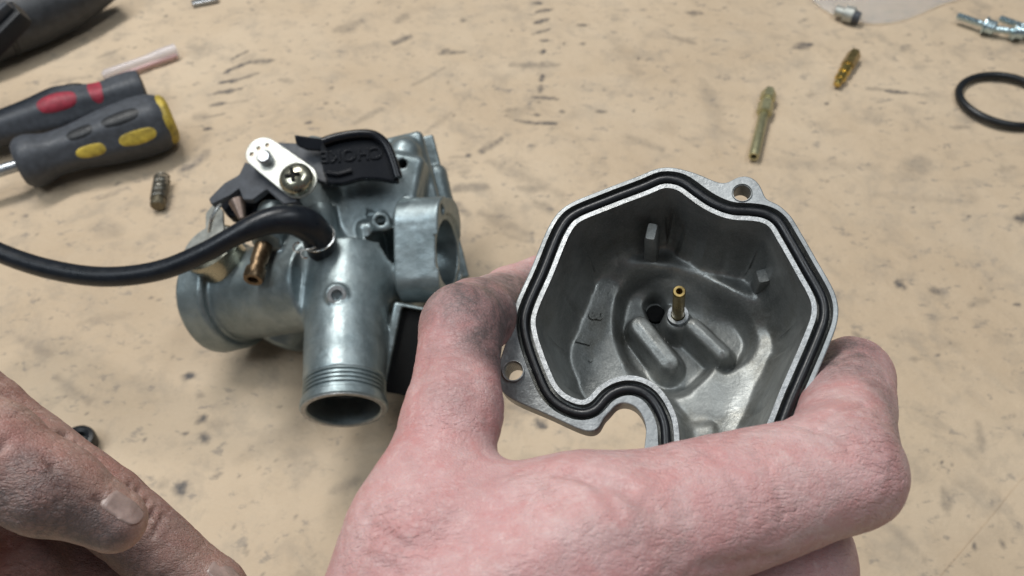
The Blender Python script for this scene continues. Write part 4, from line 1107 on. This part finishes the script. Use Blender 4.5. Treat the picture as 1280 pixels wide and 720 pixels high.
right_prims = [
    ((565, 1250, 11.0, 190), (570, 800, 12.3, 165), 1.0),          # forearm, wrist, back of the hand
    ((575, 860, 12.2, 150), (660, 760, 12.2, 135), .8),
    ((500, 830, 12.4, 108), (528, 668, 12.6, 88), .7),             # thumb metacarpal
    ((528, 668, 12.6, 86), (566, 520, 13.6, 58), .5),
    ((566, 520, 13.6, 58), (577, 410, 15.0, 50), .3),              # thumb
    ((577, 410, 15.0, 49), (592, 397, 15.8, 47), .25),
    ((592, 397, 15.8, 47), (638, 373, 18.3, 38), .22),
    ((638, 373, 18.3, 38), (676, 353, 19.2, 34), .2),
    ((570, 655, 12.6, 72), (735, 672, 12.3, 92), .55),             # web
    ((640, 780, 12.0, 120), (735, 690, 12.0, 112), .6),
    ((735, 683, 12.0, 104), (1046, 588, 13.0, 76), .35),           # index
    ((1046, 588, 13.0, 74), (1070, 600, 13.1, 55), .25),
    ((1048, 585, 13.1, 74), (1064, 474, 15.8, 50), .25),
    ((1064, 474, 15.8, 50), (1048, 474, 17.2, 44), .2),
    ((1048, 474, 17.2, 44), (1020, 486, 18.4, 40), .2),
    ((760, 860, 13.3, 110), (985, 702, 14.3, 82), .10),            # middle finger
    ((985, 700, 14.2, 80), (960, 640, 17.5, 62), .25),
    ((960, 640, 17.5, 60), (900, 600, 19.5, 50), .2),
    ((700, 980, 13.8, 110), (900, 830, 15.0, 80), .25),            # ring finger, below the frame
    ((900, 830, 15.0, 78), (880, 720, 18.5, 58), .25),
]
RH_lo = P(640, 900, 12); 
rh, rf = hand('hand', right_prims, 'pink weathered right hand holding up the metal float bowl between thumb and finger', mat=M['skin'], h=.062,
     grime=[((600, 372, 14.8), (690, 345, 17), 1.25, .95), ((640, 375, 16), (690, 345, 17.5), 1.2, .95), ((618, 440, 14.3), (632, 400, 15.2), .85, 1.), ((1052, 440, 14.6), (1030, 480, 16), 1.0, .9), ((1085, 470, 14.2), (1118, 540, 13.6), .55, .55), ((1095, 450, 14.6), (1122, 545, 13.4), .75, .55), ((560, 480, 13), (560, 430, 13.6), .6, .3), ((540, 400, 14), (560, 500, 13.2), .4, .22), ((1040, 545, 12.3), (1110, 560, 12.6), .5, .25)],
     redness=[((590, 600, 11.8), 1.7, .6), ((1095, 590, 12.4), .9, .5), ((700, 680, 11), 1.6, .5), ((900, 650, 11.6), 1.3, .5), ((560, 380, 14), .7, .6)],
     creases=[((470, 700, 11.2), (620, 575, 11.6), .22, -.05), ((600, 720, 10.6), (780, 640, 10.9), .25, -.045), ((455, 690, 11.6), (500, 720, 11.2), .05, .03), ((470, 660, 11.8), (520, 690, 11.4), .05, .025), ((940, 560, 12), (975, 640, 11.7), .05, .02), ((1000, 525, 12.5), (1060, 560, 12.3), .05, .025), ((660, 575, 11.7), (700, 640, 11.2), .06, .03), ((720, 580, 11.6), (770, 640, 11), .06, .03), ((640, 565, 11.8), (790, 600, 11.2), .07, .05), ((690, 590, 11.6), (830, 640, 11.0), .06, .04), ((540, 455, 13), (600, 470, 13), .06, .03), ((545, 440, 13.2), (610, 452, 13.2), .05, .03), ((545, 400, 14), (560, 360, 14.2), .05, .02), ((880, 560, 12), (930, 640, 11.6), .05, .025), ((1030, 520, 12.6), (1085, 500, 13.2), .06, .035), ((1020, 535, 12.4), (1110, 520, 13), .06, .03), ((860, 690, 11.6), (960, 680, 12), .06, .03), ((460, 640, 12), (520, 700, 11.5), .06, .03), ((500, 560, 12.4), (540, 620, 12), .06, .03)])
left_prims = [
    ((-330, 560, 13.5, 190), (-180, 640, 13.8, 150), .8),
    ((-170, 560, 13.4, 105), (-20, 568, 13.6, 70), .5),            # thumb
    ((-20, 568, 13.6, 66), (58, 610, 13.6, 56), .3),
    ((58, 610, 13.6, 56), (142, 650, 13.9, 40), .3),
    ((-190, 430, 15.6, 100), (-25, 520, 16.0, 54), .4),            # index
    ((-25, 520, 16.0, 52), (130, 632, 16.3, 50), .06),
    ((130, 632, 16.3, 50), (262, 744, 16.7, 44), .06),
    ((262, 744, 16.6, 43), (305, 790, 16.8, 38), .2),
    ((-160, 640, 16.6, 110), (40, 700, 17.0, 72), .3),             # curled middle finger beneath
    ((40, 700, 17.3, 66), (190, 800, 17.5, 58), .06),
    ((0, 625, 17.2, 56), (200, 755, 17.5, 48), .06),
    ((-160, 740, 17.4, 90), (0, 800, 18, 50), .3),
]
lh, lf = hand('hand', left_prims, 'grimy left hand resting at the lower left corner, thumb over index finger', mat=M['skin2'], h=.058, cs=1.7, cg=.55,
     grime=[((10, 640, 13), (120, 672, 13.2), .75, 1.), ((30, 600, 12.9), (80, 640, 12.9), .50, .75), ((-30, 640, 13), (60, 690, 13.5), .8, .7), ((160, 640, 15.3), (250, 715, 15.6), .45, .5), ((60, 540, 15.4), (140, 600, 15.4), .4, .35), ((100, 590, 13), (150, 610, 13.2), .35, .5), ((178, 640, 13.4), (170, 655, 13.4), .22, 1.), ((-60, 690, 13), (40, 690, 13.3), .9, .9), ((90, 690, 16), (190, 720, 16), 1.2, .8)],
     redness=[((150, 668, 13.3), .55, .7), ((20, 540, 13), .7, .4), ((30, 720, 17), 2.0, .9)],
     creases=[((-25 + .81 * q + 4, 520 + .59 * q - 5, 15.35 + q * .0018), (-25 + .81 * q + 33 + z_, 520 + .59 * q - 46, 15.85 + q * .0018), .05, d_) for q, d_, z_ in ((92, .05, 3), (104, .08, -3), (117, .085, 2), (130, .075, -2), (146, .05, 4), (200, .03, 4), (218, .045, -3), (232, .06, 2), (246, .05, 0), (262, .03, -4))] + [((0, 560, 12.8), (30, 525, 13), .06, .05), ((131, 620, 13.2), (174, 654, 13.4), .045, .05), ((60, 560, 12.9), (80, 590, 12.8), .05, .03), ((72, 566, 12.9), (92, 596, 12.8), .05, .03)])
nail(160, 626, 13.5, (34, 24, .1), (.52, .74, .42), .72, .24, lh, lf)
nail(290, 712, 16.2, (30, 28, .1), (.62, .58, .52), .85, .30, lh, lf)
